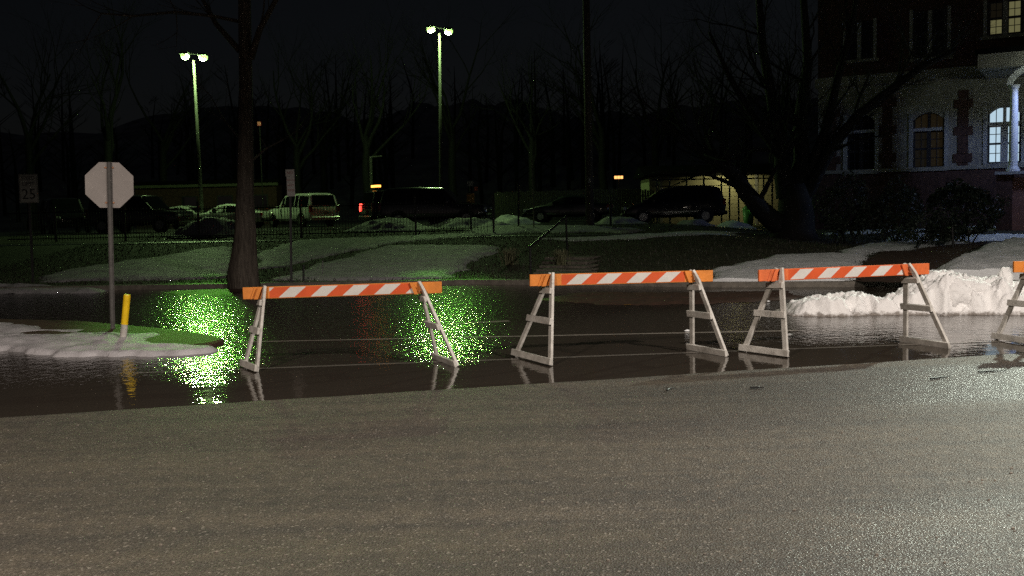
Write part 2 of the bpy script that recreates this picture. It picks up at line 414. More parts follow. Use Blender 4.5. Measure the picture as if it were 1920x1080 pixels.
# ================================================================ SETTING
# lawn and embankment, one sheet to the horizon
xs = np.concatenate([np.linspace(-300, -92, 20), np.arange(-90, -47, 1.5), np.arange(-47, 40, .4), np.arange(41, 90, 1.5), np.linspace(92, 300, 20)])
ts = np.concatenate([np.arange(0, 20, .4), np.arange(20, 71, 2.5)])
TT, XX = np.meshgrid(ts, xs, indexing='ij'); YY = TT+curb_y(XX); ZZ = g(XX, YY)
tag(link('lawn', grid_mesh('lawn', XX, YY, ZZ), 'lawn'), 'dark wet lawn bank rising from the flooded street', kind='structure')
ts = np.concatenate([[67], np.arange(70, 240, 5), np.linspace(245, 900, 15)])
TT, XX = np.meshgrid(ts, xs, indexing='ij'); YY = TT+curb_y(XX); ZZ = g(XX, YY)+.01
tag(link('backdrop_hill', grid_mesh('backdrop_hill', XX, YY, ZZ), 'hill'), 'added wooded hillside that keeps the background dark', kind='structure')
# near road, its edge standing 3 cm above the flooded side street
xs = np.concatenate([np.linspace(-300, -20, 15), np.arange(-19, 20, .5), np.linspace(21, 300, 15)])
ed = seam_y(xs)+fbm(xs*.8, xs*0, 5, 3)*.05
rows = [np.full_like(xs, -120), np.full_like(xs, -10.0), np.minimum(ed-3, 3.5), ed-.05, ed, ed+.012]
zz = [.03, .03, .03, .03, .024, -.03]
YY = np.array(rows); YY = np.maximum.accumulate(YY, 0); XX = np.tile(xs, (6, 1)); ZZ = np.array(zz)[:, None]*np.ones_like(XX)
tag(link('road', grid_mesh('road', XX, YY, ZZ, smooth=False), 'road'), 'damp brown grey asphalt road in the foreground', kind='structure')
# flooded side street
xs = np.concatenate([np.linspace(-300, -42, 20), np.arange(-40, 41, 1.0), np.linspace(42, 300, 20)])
f = np.linspace(0, 1, 16)[:, None]
y0 = np.minimum(seam_y(xs)-.3, curb_y(xs)-1); y1 = curb_y(xs)+.05
YY = y0+(y1-y0)*f; XX = np.tile(xs, (16, 1))
tag(link('flooded_street', grid_mesh('flooded_street', XX, YY, np.zeros_like(XX)), 'flood'), 'side street under shallow black flood water', kind='structure')
# kerb along the far side
k = MB(); cx = np.concatenate([np.arange(-44, 30, 1.0)])
for a, b in zip(cx[:-1], cx[1:]):
    ya, yb = float(curb_y(a)), float(curb_y(b))
    k.add([(a, ya-.16, -.02), (b, yb-.16, -.02), (b, yb-.16, .125), (a, ya-.16, .125), (b, yb+.02, .135), (a, ya+.02, .135)], [(0, 1, 2, 3), (3, 2, 4, 5)])
tag(k.build('kerb', 'kerb'), 'low wet concrete kerb at the foot of the lawn bank', kind='structure')
# crosswalk lines and stray marking under the water
def stripe(name, pa, pb, w, label, m='line'):
    a = PZ(*pa); b = PZ(*pb); d = (b-a).normalized(); n = Vector((-d.y, d.x, 0)); L = (b-a).length
    k = MB(); N = 24; vs = []
    for i in range(N+1):
        c = a+(b-a)*(i/N); j1, j2 = (random.uniform(-.012, .012) for _ in range(2))
        vs += [(c+n*(w/2+j1)), (c-n*(w/2+j2))]
    vs = [(v.x, v.y, .004) for v in vs]
    k.add(vs, [(2*i, 2*i+1, 2*i+3, 2*i+2) for i in range(N)])
    return tag(k.build(name, m), label, kind='structure')
stripe('crosswalk_line', (430, 642), (1497, 620), .11, 'far white crosswalk line under the flood water')
stripe('crosswalk_line', (250, 700), (1990, 636), .10, 'near faint crosswalk line passing the barricade feet', 'line_faint')
stripe('lane_marking', (850, 607), (955, 602), .22, 'short white lane marking beyond the crosswalk')
stripe('kerb_marking', (1170, 571.5), (1216, 570.5), .09, 'short yellow painted mark in front of the grass bank', 'yline')
# walkway along the top of the bank
xs = np.arange(-46, 14, .5); f = np.linspace(12.6, 14.5, 5)[:, None]
XX = np.tile(xs, (5, 1)); YY = curb_y(XX)+f+fbm(XX*.6, YY[:5, :1]*0+f*1.3, 9, 2)*.15
ZZ = g(XX, YY)+.02
tag(link('walkway', grid_mesh('walkway', XX, YY, ZZ), 'walk'), 'wet concrete walkway along the top of the bank', kind='structure')
# parking lot
xs = np.arange(-80, 14, 2.0); f = np.linspace(20, 66, 24)[:, None]; XX = np.tile(xs, (24, 1)); YY = curb_y(XX)+f
tag(link('parking_lot', grid_mesh('parking_lot', XX, YY, g(XX, YY)+.02), 'lot'), 'wet asphalt parking lot behind the iron fence', kind='structure')

# ---------------------------------------------------------------- snow lying on the bank
def seg_dist(px, py, poly):
    d = np.full(px.shape, 1e9)
    for (ax, ay), (bx, by) in zip(poly, poly[1:]+poly[:1]):
        vx, vy = bx-ax, by-ay; L = vx*vx+vy*vy+1e-12
        tt = np.clip(((px-ax)*vx+(py-ay)*vy)/L, 0, 1)
        d = np.minimum(d, np.hypot(px-ax-tt*vx, py-ay-tt*vy))
    return d
def inside(px, py, poly):
    r = np.zeros(px.shape, bool)
    for (ax, ay), (bx, by) in zip(poly, poly[1:]+poly[:1]):
        c = ((ay > py) != (by > py)); xx = (bx-ax)*(py-ay)/((by-ay) if by != ay else 1e-9)+ax
        r ^= c & (px < xx)
    return r
SNOWPOLY = []
def snow_patch(poly, thick, label, res=.16, m='snow', rag=.5, lump=.03, ground=g, seed=1, name='snow', world=False, stuff=True):
    w = poly if world else [(p.x, p.y) for p in (PG(*q) for q in poly)]
    SNOWPOLY.append(w)
    x0, x1 = min(a for a, b in w)-.6, max(a for a, b in w)+.6; y0, y1 = min(b for a, b in w)-.6, max(b for a, b in w)+.6
    xs = np.arange(x0, x1, res); ys = np.arange(y0, y1, res); XX, YY = np.meshgrid(xs, ys)
    sd = seg_dist(XX, YY, w); sd = np.where(inside(XX, YY, w), sd, -sd)
    if ground is g: YY = np.maximum(YY, curb_y(XX)-.04)
    sd = sd+fbm(XX*.9, YY*.9, seed, 4)*rag+fbm(XX*4, YY*4, seed+1, 3)*rag*.25
    h = thick*sst(0, .5, sd)*(1+fbm(XX*2.2, YY*2.2, seed+3, 3)*.35)+fbm(XX*3.5, YY*3.5, seed+5, 3)*lump*sst(.05, .5, sd)-.26*(1-sst(-.22, .03, sd))
    ZZ = ground(XX, YY)+h
    ok = sd > -.24; keep = ok[:-1, :-1] & ok[1:, :-1] & ok[:-1, 1:] & ok[1:, 1:]
    o = link(name, grid_mesh(name, XX, YY, ZZ, keep), m)
    return tag(o, label, kind='stuff')
snow_patch([(70, 522), (150, 501), (290, 481), (445, 460), (445, 520), (400, 524), (250, 528), (85, 528)], .07, 'grey snow sheet on the lower bank beside the speed sign', seed=11, m='snowdirty')
snow_patch([(470, 480), (560, 452), (700, 446), (820, 440), (930, 431), (990, 436), (760, 453), (690, 468), (610, 484), (540, 502), (478, 506)], .06, 'upper snow band below the iron fence', seed=13, m='snowdirty')
snow_patch([(500, 526), (600, 497), (690, 470), (760, 460), (900, 459), (945, 463), (880, 500), (835, 523), (700, 528)], .08, 'broad snow sheet on the bank above the striped barricade', seed=15, m='snowdirty')
snow_patch([(850, 434), (950, 424), (1100, 424), (1230, 431), (1180, 437), (1010, 437)], .06, 'snow around the foot of the utility pole', seed=17, m='snowdirty')
snow_patch([(985, 448), (1130, 444), (1250, 436), (1345, 433), (1400, 436), (1330, 442), (1200, 449), (1080, 452)], .04, 'thin snow strip left on the walkway', seed=19)
snow_patch([(1328, 540), (1338, 503), (1420, 486), (1560, 476), (1610, 462), (1660, 446), (1700, 440), (1790, 441), (1880, 440), (1925, 440), (1990, 444), (1990, 450), (1840, 452), (1800, 458), (1740, 466), (1650, 473), (1622, 492), (1612, 520), (1616, 542), (1480, 547)], .09, 'snow slope curving up the bank behind the barricades', seed=21)
snow_patch([(1742, 545), (1738, 526), (1760, 506), (1800, 484), (1870, 462), (1930, 456), (2080, 456), (2080, 545)], .28, 'smooth grey snow bank behind the white snow pile', seed=23, rag=.25)
snow_patch([(-60, 545), (-40, 533), (60, 536), (150, 538), (195, 543), (190, 549), (100, 551), (-40, 551)], .10, 'ragged snow strip along the far kerb', seed=25, m='snowdirty', ground=lambda x, y: np.where(y > curb_y(x), g(x, y), .0))
snow_patch([(1540, 438), (1640, 432), (1750, 429), (1750, 433), (1640, 437), (1545, 441)], .05, 'thin snow ridge in front of the hedge', seed=27)
snow_patch([(1800, 431), (1830, 424), (1875, 424), (1875, 432)], .10, 'snow heap beside the brick pier', seed=29)
snow_patch([(1085, 562), (1160, 556), (1170, 560), (1110, 565)], .03, 'thin leftover snow sliver by the far kerb', seed=31, rag=.15, ground=lambda x, y: np.where(y > curb_y(x), g(x, y), .0))
strt = lambda x, y: np.where(y > curb_y(x)-.02, g(x, y), .0)
for poly, lb, sd_ in (([(985, 562), (1060, 549), (1300, 546), (1480, 546), (1500, 560), (1400, 571), (1200, 572), (1040, 570)], 'brown mud strip between the far kerb and the flood', 91), ([(285, 549), (400, 541), (500, 539), (505, 547), (420, 553), (300, 553)], 'small mud bar at the foot of the street tree', 93)):
    o = snow_patch(poly, .022, lb, res=.1, m='soil', rag=.5, lump=.03, seed=sd_, ground=strt, name='mud'); SNOWPOLY.pop()
# dark bare bed between the two snow slopes
SN = [[(p.x, p.y) for p in (PG(*q) for q in [(1622, 540), (1618, 515), (1632, 490), (1660, 474), (1745, 466), (1800, 460), (1850, 455), (1790, 484), (1752, 506), (1730, 530), (1735, 541)])]]
w = SN[0]; xs = np.arange(min(a for a, b in w)-.3, max(a for a, b in w)+.3, .2); ys = np.arange(min(b for a, b in w)-.3, max(b for a, b in w)+.3, .2)
XX, YY = np.meshgrid(xs, ys); sd = np.where(inside(XX, YY, w), 1, -1)*seg_dist(XX, YY, w); ok = sd > -.25
tag(link('bare_soil', grid_mesh('bare_soil', XX, YY, g(XX, YY)+.015+.03*vnoise(XX*4, YY*4, 4), ok[:-1, :-1] & ok[1:, :-1] & ok[:-1, 1:] & ok[1:, 1:]), 'soil'), 'dark wet bare ground between the snow slopes', kind='structure')
# grass blades
N = 42000
gx = np.random.uniform(-17, 14, N); gt = np.random.uniform(.1, 19, N); gy = gt+curb_y(gx)
bare = np.ones(N, bool)
for w in SNOWPOLY: bare &= ~(inside(gx, gy, w) & (seg_dist(gx, gy, w) > .25) & (np.random.rand(N) > .05))
bare &= ~((gt > 12.4) & (gt < 14.7)); bare &= ~inside(gx, gy, SN[0])
gx, gy = gx[bare], gy[bare]; n = len(gx); hh = np.random.uniform(.04, .11, n); an = np.random.uniform(0, 6.28, n); le = np.random.normal(0, .03, (n, 2)); wd = .012
z0 = g(gx, gy)
co = np.stack([np.stack([gx+np.cos(an)*wd, gy+np.sin(an)*wd, z0-.01], -1), np.stack([gx-np.cos(an)*wd, gy-np.sin(an)*wd, z0-.01], -1), np.stack([gx+le[:, 0], gy+le[:, 1], z0+hh], -1)], 1).reshape(-1, 3)
me = bpy.data.meshes.new('grass'); me.from_pydata(co.tolist(), [], np.arange(3*n).reshape(-1, 3).tolist()); me.update()
tag(link('grass', me, 'blade'), 'short wet grass on the bank', 'grass', kind='stuff')

# traffic island with thawing snow, in the left of the side street
isl = [(p.x, p.y) for p in (PZ(*q) for q in [(-260, 607), (0, 603), (150, 607), (300, 622), (395, 636), (420, 644), (398, 651), (360, 656), (220, 661), (100, 658), (0, 649), (-260, 644)])]
k = MB(); n = len(isl); cxm = sum(a for a, b in isl)/n; cym = sum(b for a, b in isl)/n
ins = [(a+(cxm-a)*.012, b+(cym-b)*.05) for a, b in isl]
k.add([(a, b, -.02) for a, b in isl]+[(a, b, .05) for a, b in isl]+[(a, b, .07) for a, b in ins], [(i, (i+1) % n, n+(i+1) % n, n+i) for i in range(n)]+[(n+i, n+(i+1) % n, 2*n+(i+1) % n, 2*n+i) for i in range(n)]+[tuple(range(2*n, 3*n))])
tag(k.build('traffic_island', 'soil'), 'low muddy traffic island in the flooded street', kind='structure')
flat = lambda x, y: np.full(np.shape(x), .072)
isn = [(p.x, p.y) for p in (PZ(*q, .12) for q in [(-260, 606), (-30, 601), (90, 607), (160, 612), (150, 617), (60, 618), (100, 621), (200, 618), (270, 622), (330, 636), (385, 643), (392, 646), (320, 649), (220, 652), (120, 649), (30, 640), (-260, 634)])]
snow_patch(isn, .034, 'grey thawing snow covering the traffic island', res=.06, m='snowdirty', rag=.5, lump=.05, ground=flat, seed=33, world=True)

# ================================================================ BARRICADES
def unit(v): v = Vector(v); v.normalize(); return v
def clip_poly(poly, x0, x1):
    def cl(p, f, keep):
        o = []
        for i in range(len(p)):
            a, b = p[i], p[(i+1) % len(p)]
            ka, kb = keep(a[0]), keep(b[0])
            if ka: o.append(a)
            if ka != kb:
                t = (f-a[0])/(b[0]-a[0]); o.append((f, a[1]+(b[1]-a[1])*t))
        return o
    p = cl(poly, x0, lambda x: x >= x0)
    return cl(p, x1, lambda x: x <= x1) if p else p
def barricade(label, feet, apex, ends, stripes, paint, ztops, mark=None):
    """feet: pixels (nearL, farL, nearR, farR); apex x pixels; rail end x pixels; stripes: (panel px0, px1, first white px)"""
    nl, fl, nr, fr = [PZ(*q) for q in feet]
    aL = (nl+fl)/2; aR = (nr+fr)/2
    dL, dR = aL.y, aR.y
    A = P(apex[0], 520, dL); B = P(apex[1], 515, dR); A.z = ztops[0]; B.z = ztops[1]
    root = thing('barricade', label, 'barricade', ((A.x+B.x)/2, (A.y+B.y)/2, 0), 0, 'striped wooden barricades across the flooded street')
    O = Vector(root.location)
    ex = unit(B-A); ez = unit(Vector((0, 0, 1))-ex*ex.z); en = ex.cross(ez)     # en points to the camera
    if en.y > 0: en = -en
    def at_px(px):
        # parameter along the rail where it shows at pixel column px
        lo, hi = -4.0, 6.0
        for _ in range(50):
            mi = (lo+hi)/2; p = A+ex*mi; v = p-CP
            u = 960+FPX*v.dot(R_)/v.dot(F_)
            if u < px: lo = mi
            else: hi = mi
        return (lo+hi)/2
    s0, s1 = at_px(ends[0]), at_px(ends[1]); RH = .152; TH = .038
    q = MB(); q.prism([(s0, -RH), (s1, -RH), (s1, 0), (s0, 0)], A-O-en*TH/2-ez*.012, ex, ez, en, TH)
    rail = bevelled(q.build('rail', paint, root), .004)
    pa, pb = at_px(stripes[0]), at_px(stripes[1])
    face = A-O+en*(TH/2)-ez*.012
    q = MB(); q.prism([(pa, -RH+.010), (pb, -RH+.010), (pb, -.008), (pa, -.008)], face, ex, ez, en, .0015)
    q.build('orange_sheeting', 'redor', rail)
    w0 = at_px(stripes[2]); per = .405; sl = .15; i = -2
    while w0+i*per < pb:
        x = w0+i*per; i += 1
        poly = clip_poly([(x, -RH+.012), (x+.2, -RH+.012), (x+.2+sl, -.010), (x+sl, -.010)], pa, pb)
        if len(poly) < 3: continue
        q = MB(); q.prism(poly, face+en*.0015, ex, ez, en, .0012); q.build('white_stripe', 'whsheet', rail)
    LW, LT = .072, .036
    for side, (nf, ff, ap) in enumerate(((nl, fl, A), (nr, fr, B))):
        nf = nf-O; ff = ff-O; ap = ap-O
        fn = unit((ff-nf).cross(ap-nf))
        if fn.dot(CP-O-(nf+ff)/2) < 0: fn = -fn
        top_n = ap+en*(TH/2+.022)+ez*.004; top_f = ap-en*(TH/2+.022)-ez*.01
        b = MB()
        d = unit(top_n-nf)
        b.bar(nf, top_n-d*.15, LW, LT, fn)
        # tapering top of the near leg
        sd = d.cross(fn)
        e0 = top_n-d*.15
        sgn = 1 if side == 0 else -1
        vs = []
        for p, w1, w2 in ((e0, LW/2, LW/2), (top_n, -.004 if sgn*sd.dot(ex) > 0 else LW/2, LW/2 if sgn*sd.dot(ex) > 0 else -.004)):
            for j in (-1, 1):
                vs += [p-sd*w1+fn*(j*LT/2), p+sd*w2+fn*(j*LT/2)]
        b.add(vs, [(0, 1, 5, 4), (2, 6, 7, 3), (0, 4, 6, 2), (1, 3, 7, 5), (4, 5, 7, 6)])
        bevelled(b.build('leg', 'white', root), .003)
        b = MB(); b.bar(ff, top_f, LW, LT, fn); bevelled(b.build('leg', 'white', root), .003)
        # cross pieces on the camera side of both legs
        for zf, wd, over in ((.045, .085, .07), (.47, .085, .055), (.80, .075, .045)):
            a = nf+(top_n-nf)*zf; c = ff+(top_f-ff)*zf; dd = unit(a-c)
            b = MB(); b.bar(a+dd*over+fn*(LT/2+.018), c-dd*over+fn*(LT/2+.018), wd, .034, fn)
            cb = bevelled(b.build('crossbar', 'white', root), .003)
            if mark == side and zf == .47:
                mid = (a+c)/2+fn*(LT/2+.0362)
                xa = dd if dd.x > 0 else -dd; za = fn.cross(xa); rot = Matrix((xa, za, fn)).transposed().to_euler()
                text('U S', .075, mid, rot, 'post', cb, 'stencil', depth=.0003)
        # orange cleat holding the rail, slanted like the far leg
        s = (ap-(A-O)).dot(ex); off = (-.085 if side == 0 else -.075)
        b = MB(); sk = (.03 if side == 0 else -.03)
        b.prism([(s+off-.026-sk, -RH-.004), (s+off+.026-sk, -RH-.004), (s+off+.026+sk, -.002), (s+off-.026+sk, -.002)], face+en*.0005, ex, ez, en, .03)
        bevelled(b.build('cleat', paint, root), .003)
        for bz in (-.04, -.11):
            b = MB(); q0 = face+ex*s+ez*bz+en*.04; b.tube([q0-en*.03, q0+en*.012], .011, 6); b.build('bolt', 'bolt', root)
        if side == 0:
            b = MB(); b.prism([(s+off-.075-sk, -RH-.002), (s+off-.05-sk, -RH-.002), (s+off-.05+sk, -.004), (s+off-.075+sk, -.004)], face+en*.0005, ex, ez, en, .014)
            bevelled(b.build('cleat', paint, root), .003)
    return root
barricade('orange and white striped barricade leaning left beside the snowy island, dimmest of the row',
          ((481, 697), (458, 688), (858, 687), (820, 672)), (496, 786), (455, 828), (505, 775, 522), 'orange', (1.075, 1.075))
barricade('orange and white striped barricade standing alone in front of the utility pole and dark grass',
          ((1032, 686), (966, 668), (1362, 668), (1298, 656)), (1034, 1299), (993, 1336), (1052, 1283, 1061), 'orange', (1.145, 1.125))
barricade('reddish striped barricade with half its rail in front of the white snow pile',
          ((1474, 670), (1394, 659), (1779, 653), (1698, 641)), (1461, 1702), (1422, 1741), (1477, 1692, 1480), 'orange2', (1.135, 1.13), mark=0)
barricade('barricade cut off by the picture edge in front of the snow pile',
          ((1948, 650), (1868, 637), (2250, 640), (2170, 628)), (1938, 2172), (1900, 2212), (1950, 2160, 1960), 'orange', (1.135, 1.13))

# ================================================================ ISLAND SIGN AND MARKER
p = PZ(211, 616, .07)
r = thing('stop_sign', 'back of an octagonal road sign on a steel post on the snowy island', 'road sign', p)
top = P(204.5, 304, p.y)-p; foot = Vector((0, 0, -.1))
nrm = unit(Vector((.28, -1, .0))); sidev = unit(nrm.cross(Vector((0, 0, 1)))); sidev = -sidev if sidev.x < 0 else sidev; upv = unit(top-foot)
b = MB()
prof = [(-.04, 0), (-.026, 0), (-.02, -.03), (.02, -.03), (.026, 0), (.04, 0), (.04, .005), (.03, .005), (.024, -.024), (-.024, -.024), (-.03, .005), (-.04, .005)]
vs = []
for q in (foot, top):
    for a, c in prof: vs.append(q+sidev*a-nrm*c)
n = len(prof); b.add(vs, [(i, (i+1) % n, n+(i+1) % n, n+i) for i in range(n)])
b.add([q+sidev*a+nrm*.012 for q in (foot, top) for a in (-.03, .03)], [(0, 1, 3, 2)])
b.build('post', 'signpost', r)
c = P(204.8, 347, p.y)-p; rr = .39/math.cos(R(22.5)); poly = [(rr*math.cos(R(22.5+45*i)), rr*math.sin(R(22.5+45*i))) for i in range(8)]
su = upv; sx_ = unit(sidev-su*sidev.dot(su)); b = MB(); b.prism(poly, c-nrm*.032, sx_, su, -nrm, .004); pl = bevelled(b.build('sign_plate', 'alu', r), .002)
for dz in (.30, -.30):
    b = MB(); b.bar(c+su*dz-sx_*.075-nrm*.024, c+su*dz+sx_*.075-nrm*.024, .028, .012, nrm); b.build('bracket', 'bolt', r)
    b = MB(); b.tube([c+su*dz+nrm*.0, c+su*dz+nrm*.03], .014, 6); b.build('bolt', 'bolt', r)
p = PZ(231, 634, .07)
r = thing('marker_post', 'yellow tube marker post with a white base leaning in the island snow', 'marker post', p)
tp = P(238.5, 552, p.y)-p; d = tp
b = MB(); b.tube([d*-.1, d*.33], .053, 14); b.build('base', 'white', r)
b = MB(); b.tube([d*.331, d*.97, d*1.0], [.052, .054, .046], 14); b.build('sleeve', 'yellow', r)
b = MB(); b.tube([d*.318, d*.345], .056, 14); b.build('collar', 'yellow', r)

# ================================================================ SNOW PILE
x0, x1 = 4.7, 11.5
xs = np.arange(x0, x1, .022); ys = np.arange(16.9, 20.6, .022); XX, YY = np.meshgrid(xs, ys)
fr_ = 17.55-.10*(XX-5)-.12*sst(6.4, 7.6, XX); fr_ = fr_+fbm(XX*1.6, XX*0+2, 41, 4)*.34
H = np.interp(XX, [4.85, 5.05, 5.4, 6.2, 6.95, 7.15, 7.5, 7.9, 8.25, 8.5, 8.9, 11.5], [.0, .20, .31, .38, .35, .50, .72, .70, .56, .62, .5, .45])
back = fr_+1.2+.5*sst(6.5, 7.5, XX)+fbm(XX*1.1, XX*0+7, 43, 3)*.25
a = sst(-.02, .34+.2*fbm(XX*1.3, YY*0, 46, 2), YY-fr_+.22*fbm(XX*2.6, YY*2.6, 47, 3)*sst(0, .1, YY-fr_))**.8*sst(0, .55, back-YY)*sst(4.82, 5.1, XX+fbm(YY*2, XX*0, 44, 3)*.1)
lump = 1-np.abs(fbm(XX*1.5+3, YY*1.5, 45, 3))*1.9
lump2 = 1-np.abs(fbm(XX*7.5, YY*7.5, 49, 4))*2.0
ZZ = H*a*(.56+.32*lump+.15*lump2)+.035*fbm(XX*15, YY*15, 51, 4, .65)*sst(0, .1, a)-.06*(1-sst(0, .04, a))
ok = a > 0.0; keep = ok[:-1, :-1] | ok[1:, :-1] | ok[:-1, 1:] | ok[1:, 1:]
r = thing('snow_pile', 'long bright white ploughed snow pile in front of the snow bank', 'snow pile', (7, 18, 0))
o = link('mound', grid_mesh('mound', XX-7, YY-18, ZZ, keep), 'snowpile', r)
def lumpball(c, rad, sc, seed, m='snowpile', name='chunk', parent=None):
    bm = bmesh.new(); bmesh.ops.create_icosphere(bm, subdivisions=4, radius=1)
    for v in bm.verts:
        n = v.co.copy()
        f = 1+.28*float(fbm(n.x*1.7+seed, n.y*1.7+n.z*1.3, seed, 3))+.22*float(fbm(n.x*4+n.z*3, n.y*4-n.z*2, seed+5, 4, .65))
        v.co = Vector((n.x*sc[0], n.y*sc[1], n.z*sc[2]))*rad*f
    me = bpy.data.meshes.new(name); bm.to_mesh(me); bm.free()
    me.polygons.foreach_set('use_smooth', [True]*len(me.polygons))
    o = link(name, me, m, parent); o.location = c; return o
for px, py, d, rad, sc, sd in ((1795, 552, 17.55, .30, (1.1, .6, .85), 3), (1832, 545, 17.6, .24, (1.2, .8, .8), 5), (1884, 524, 17.9, .16, (.75, .7, 1.25), 8), (1862, 535, 17.8, .13, (1, .8, 1.2), 12), (1935, 545, 17.8, .2, (1, 1, 1), 30)):
    q = P(px, py, d)-Vector((7, 18, 0)); lumpball(q, rad, sc, sd, 'snowchunk', parent=r)

# ================================================================ CARS
def car(name, label, spec, paint, loc, heading, group='vehicles parked in the lot', lit=False, cat='car'):
    """spec stations: (x, z0, zbelt, zroof, half width, half roof width); x forward"""
    st, Lw, wr, panes = spec['st'], spec['wheels'], spec['r'], spec['panes']
    root = thing(name, label, cat, loc, heading, group)
    b = MB(); n = len(st); rings = []
    for (x, z0, zb, zr, hb, hr) in st:
        rings.append([(0, z0), (.88*hb, z0), (hb, z0+.14), (hb, (z0+zb)/2+.05), (.965*hb, zb), (hr, zr-.07*(zr-zb > .12)), (.8*hr, zr), (0, zr+.012)])
    vs = []; K = 8
    for (x, *_), rg in zip(st, rings):
        for y, z in rg: vs.append((x, y, z))
        for y, z in rg[1:-1]: vs.append((x, -y, z))
    T = 14
    idx = [0, 1, 2, 3, 4, 5, 6, 7, 13, 12, 11, 10, 9, 8]
    fs = []
    for i in range(n-1):
        for j in range(T):
            a, c = idx[j], idx[(j+1) % T]
            fs.append((i*T+a, i*T+c, (i+1)*T+c, (i+1)*T+a))
    fs.append(tuple(idx[j] for j in range(T))); fs.append(tuple((n-1)*T+idx[j] for j in reversed(range(T))))
    b.add(vs, fs)
    bd = b.build('body', paint, root, smooth=True)
    md = bd.modifiers.new('bevel', 'BEVEL'); md.width = .03; md.segments = 2; md.limit_method = 'ANGLE'; md.angle_limit = R(28)
    def lerp(i, t, k):
        a, c = rings[i][k], rings[i+1][k]; x = st[i][0]+(st[i+1][0]-st[i][0])*t
        return Vector((x, a[0]+(c[0]-a[0])*t, a[1]+(c[1]-a[1])*t))
    for (i, t0, j, t1) in panes:                                     # side windows: from station i+t0 to j+t1
        for s in (1, -1):
            lo0, hi0, lo1, hi1 = lerp(i, t0, 4), lerp(i, t0, 5), lerp(j, t1, 4), lerp(j, t1, 5)
            q = [lo0.lerp(hi0, .08), lo1.lerp(hi1, .08), lo1.lerp(hi1, .93), lo0.lerp(hi0, .93)]
            q = [Vector((v.x, (v.y+.014)*s, v.z)) for v in q]; qi = [Vector((v.x, v.y-.02*s, v.z)) for v in q]
            k = MB(); k.add(q+qi, [(0, 1, 2, 3), (7, 6, 5, 4), (0, 4, 5, 1), (1, 5, 6, 2), (2, 6, 7, 3), (3, 7, 4, 0)]); k.build('side_window', 'window', root)
    for nm, (i, t0, t1) in (('windshield', spec['ws']), ('rear_window', spec['rw'])):
        a0, a1 = lerp(i, t0, 6), lerp(i, t1, 6); b0, b1 = lerp(i, t0, 7), lerp(i, t1, 7)
        nr_ = unit((a1-a0).cross(Vector((0, 1, 0)))); nr_ = -nr_ if nr_.z < 0 else nr_; 
        if abs(nr_.z) < .05: nr_ = Vector((1 if a0.x > 0 else -1, 0, 0))
        q = [a0, Vector((a0.x, -a0.y, a0.z)), Vector((a1.x, -a1.y, a1.z)), a1]; q = [Vector((v.x, v.y*1.08, v.z+.004))+nr_*.018 for v in q]; qi = [v-nr_*.03 for v in q]
        k = MB(); k.add(q+qi, [(0, 1, 2, 3), (7, 6, 5, 4), (0, 4, 5, 1), (1, 5, 6, 2), (2, 6, 7, 3), (3, 7, 4, 0)]); k.build(nm, 'window', root)
    xf, xr = st[-1][0], st[0][0]; hb = st[len(st)//2][4]
    for x in Lw:
        for s in (1, -1):
            k = MB(); k.tube([(x, s*(hb-.16), wr+.02), (x, s*(hb+.006), wr+.02)], wr*1.17, 18); k.build('wheel_arch', 'black', root)
            k = MB(); k.tube([(x, s*(hb-.2), wr), (x, s*(hb-.02), wr), (x, s*(hb+.022), wr)], [wr, wr, wr*.93], 18); w_ = k.build('wheel', 'tyre', root)
            k = MB(); k.tube([(x, s*(hb+.0), wr), (x, s*(hb+.028), wr)], [wr*.62, wr*.58], 14); k.build('rim', 'rim', w_)
    zl = spec['zl']
    for s in (1, -1):
        k = MB(); k.box((xf-.06, s*(hb-.27), zl), (.16, .34, .15)); bevelled(k.build('headlight', 'headl', root), .03)
        k = MB(); k.box((xr+.05, s*(hb-.10), spec['zt']), (.14, .16, spec['ht'])); bevelled(k.build('tail_light', 'tailon' if (lit and s == 1) else 'tail', root), .02)
        k = MB(); k.box((spec['xm'], s*(hb+.11), spec['zm']), (.12, .2, .15)); bevelled(k.build('mirror', paint, root), .03)
    k = MB(); k.box((xf+.03, 0, .42), (.14, hb*1.9, .2)); bevelled(k.build('front_bumper', 'black' if paint != 'carwht' else 'carsil', root), .04)
    k = MB(); k.box((xr-.03, 0, .48), (.14, hb*1.9, .2)); bevelled(k.build('rear_bumper', 'black' if paint != 'carwht' else 'carsil', root), .04)
    k = MB(); k.box((xr-.11, 0, .78), (.02, .34, .16)); k.build('number_plate', 'signgrey', root)
    return root
SUV = dict(st=[(-2.6, .5, 1.05, 1.06, .90, .86), (-2.55, .42, 1.12, 1.16, .98, .88), (-2.38, .38, 1.13, 1.84, 1.0, .80), (-2.1, .36, 1.13, 1.92, 1.0, .80), (-.9, .34, 1.12, 1.94, 1.0, .80), (.55, .34, 1.10, 1.88, 1.0, .76), (1.25, .36, 1.08, 1.14, 1.0, .84), (1.9, .38, 1.0, 1.09, .99, .84), (2.5, .42, .92, 1.02, .95, .8), (2.68, .5, .8, .82, .84, .7)],
           wheels=(-1.6, 1.72), r=.38, panes=[(2, .3, 3, .7), (3, .78, 4, .05), (4, .12, 4, .85), (4, .92, 5, .25)], ws=(5, .06, .94), rw=(1, .1, .93), zl=.82, zt=1.02, ht=.42, xm=.85, zm=1.16)
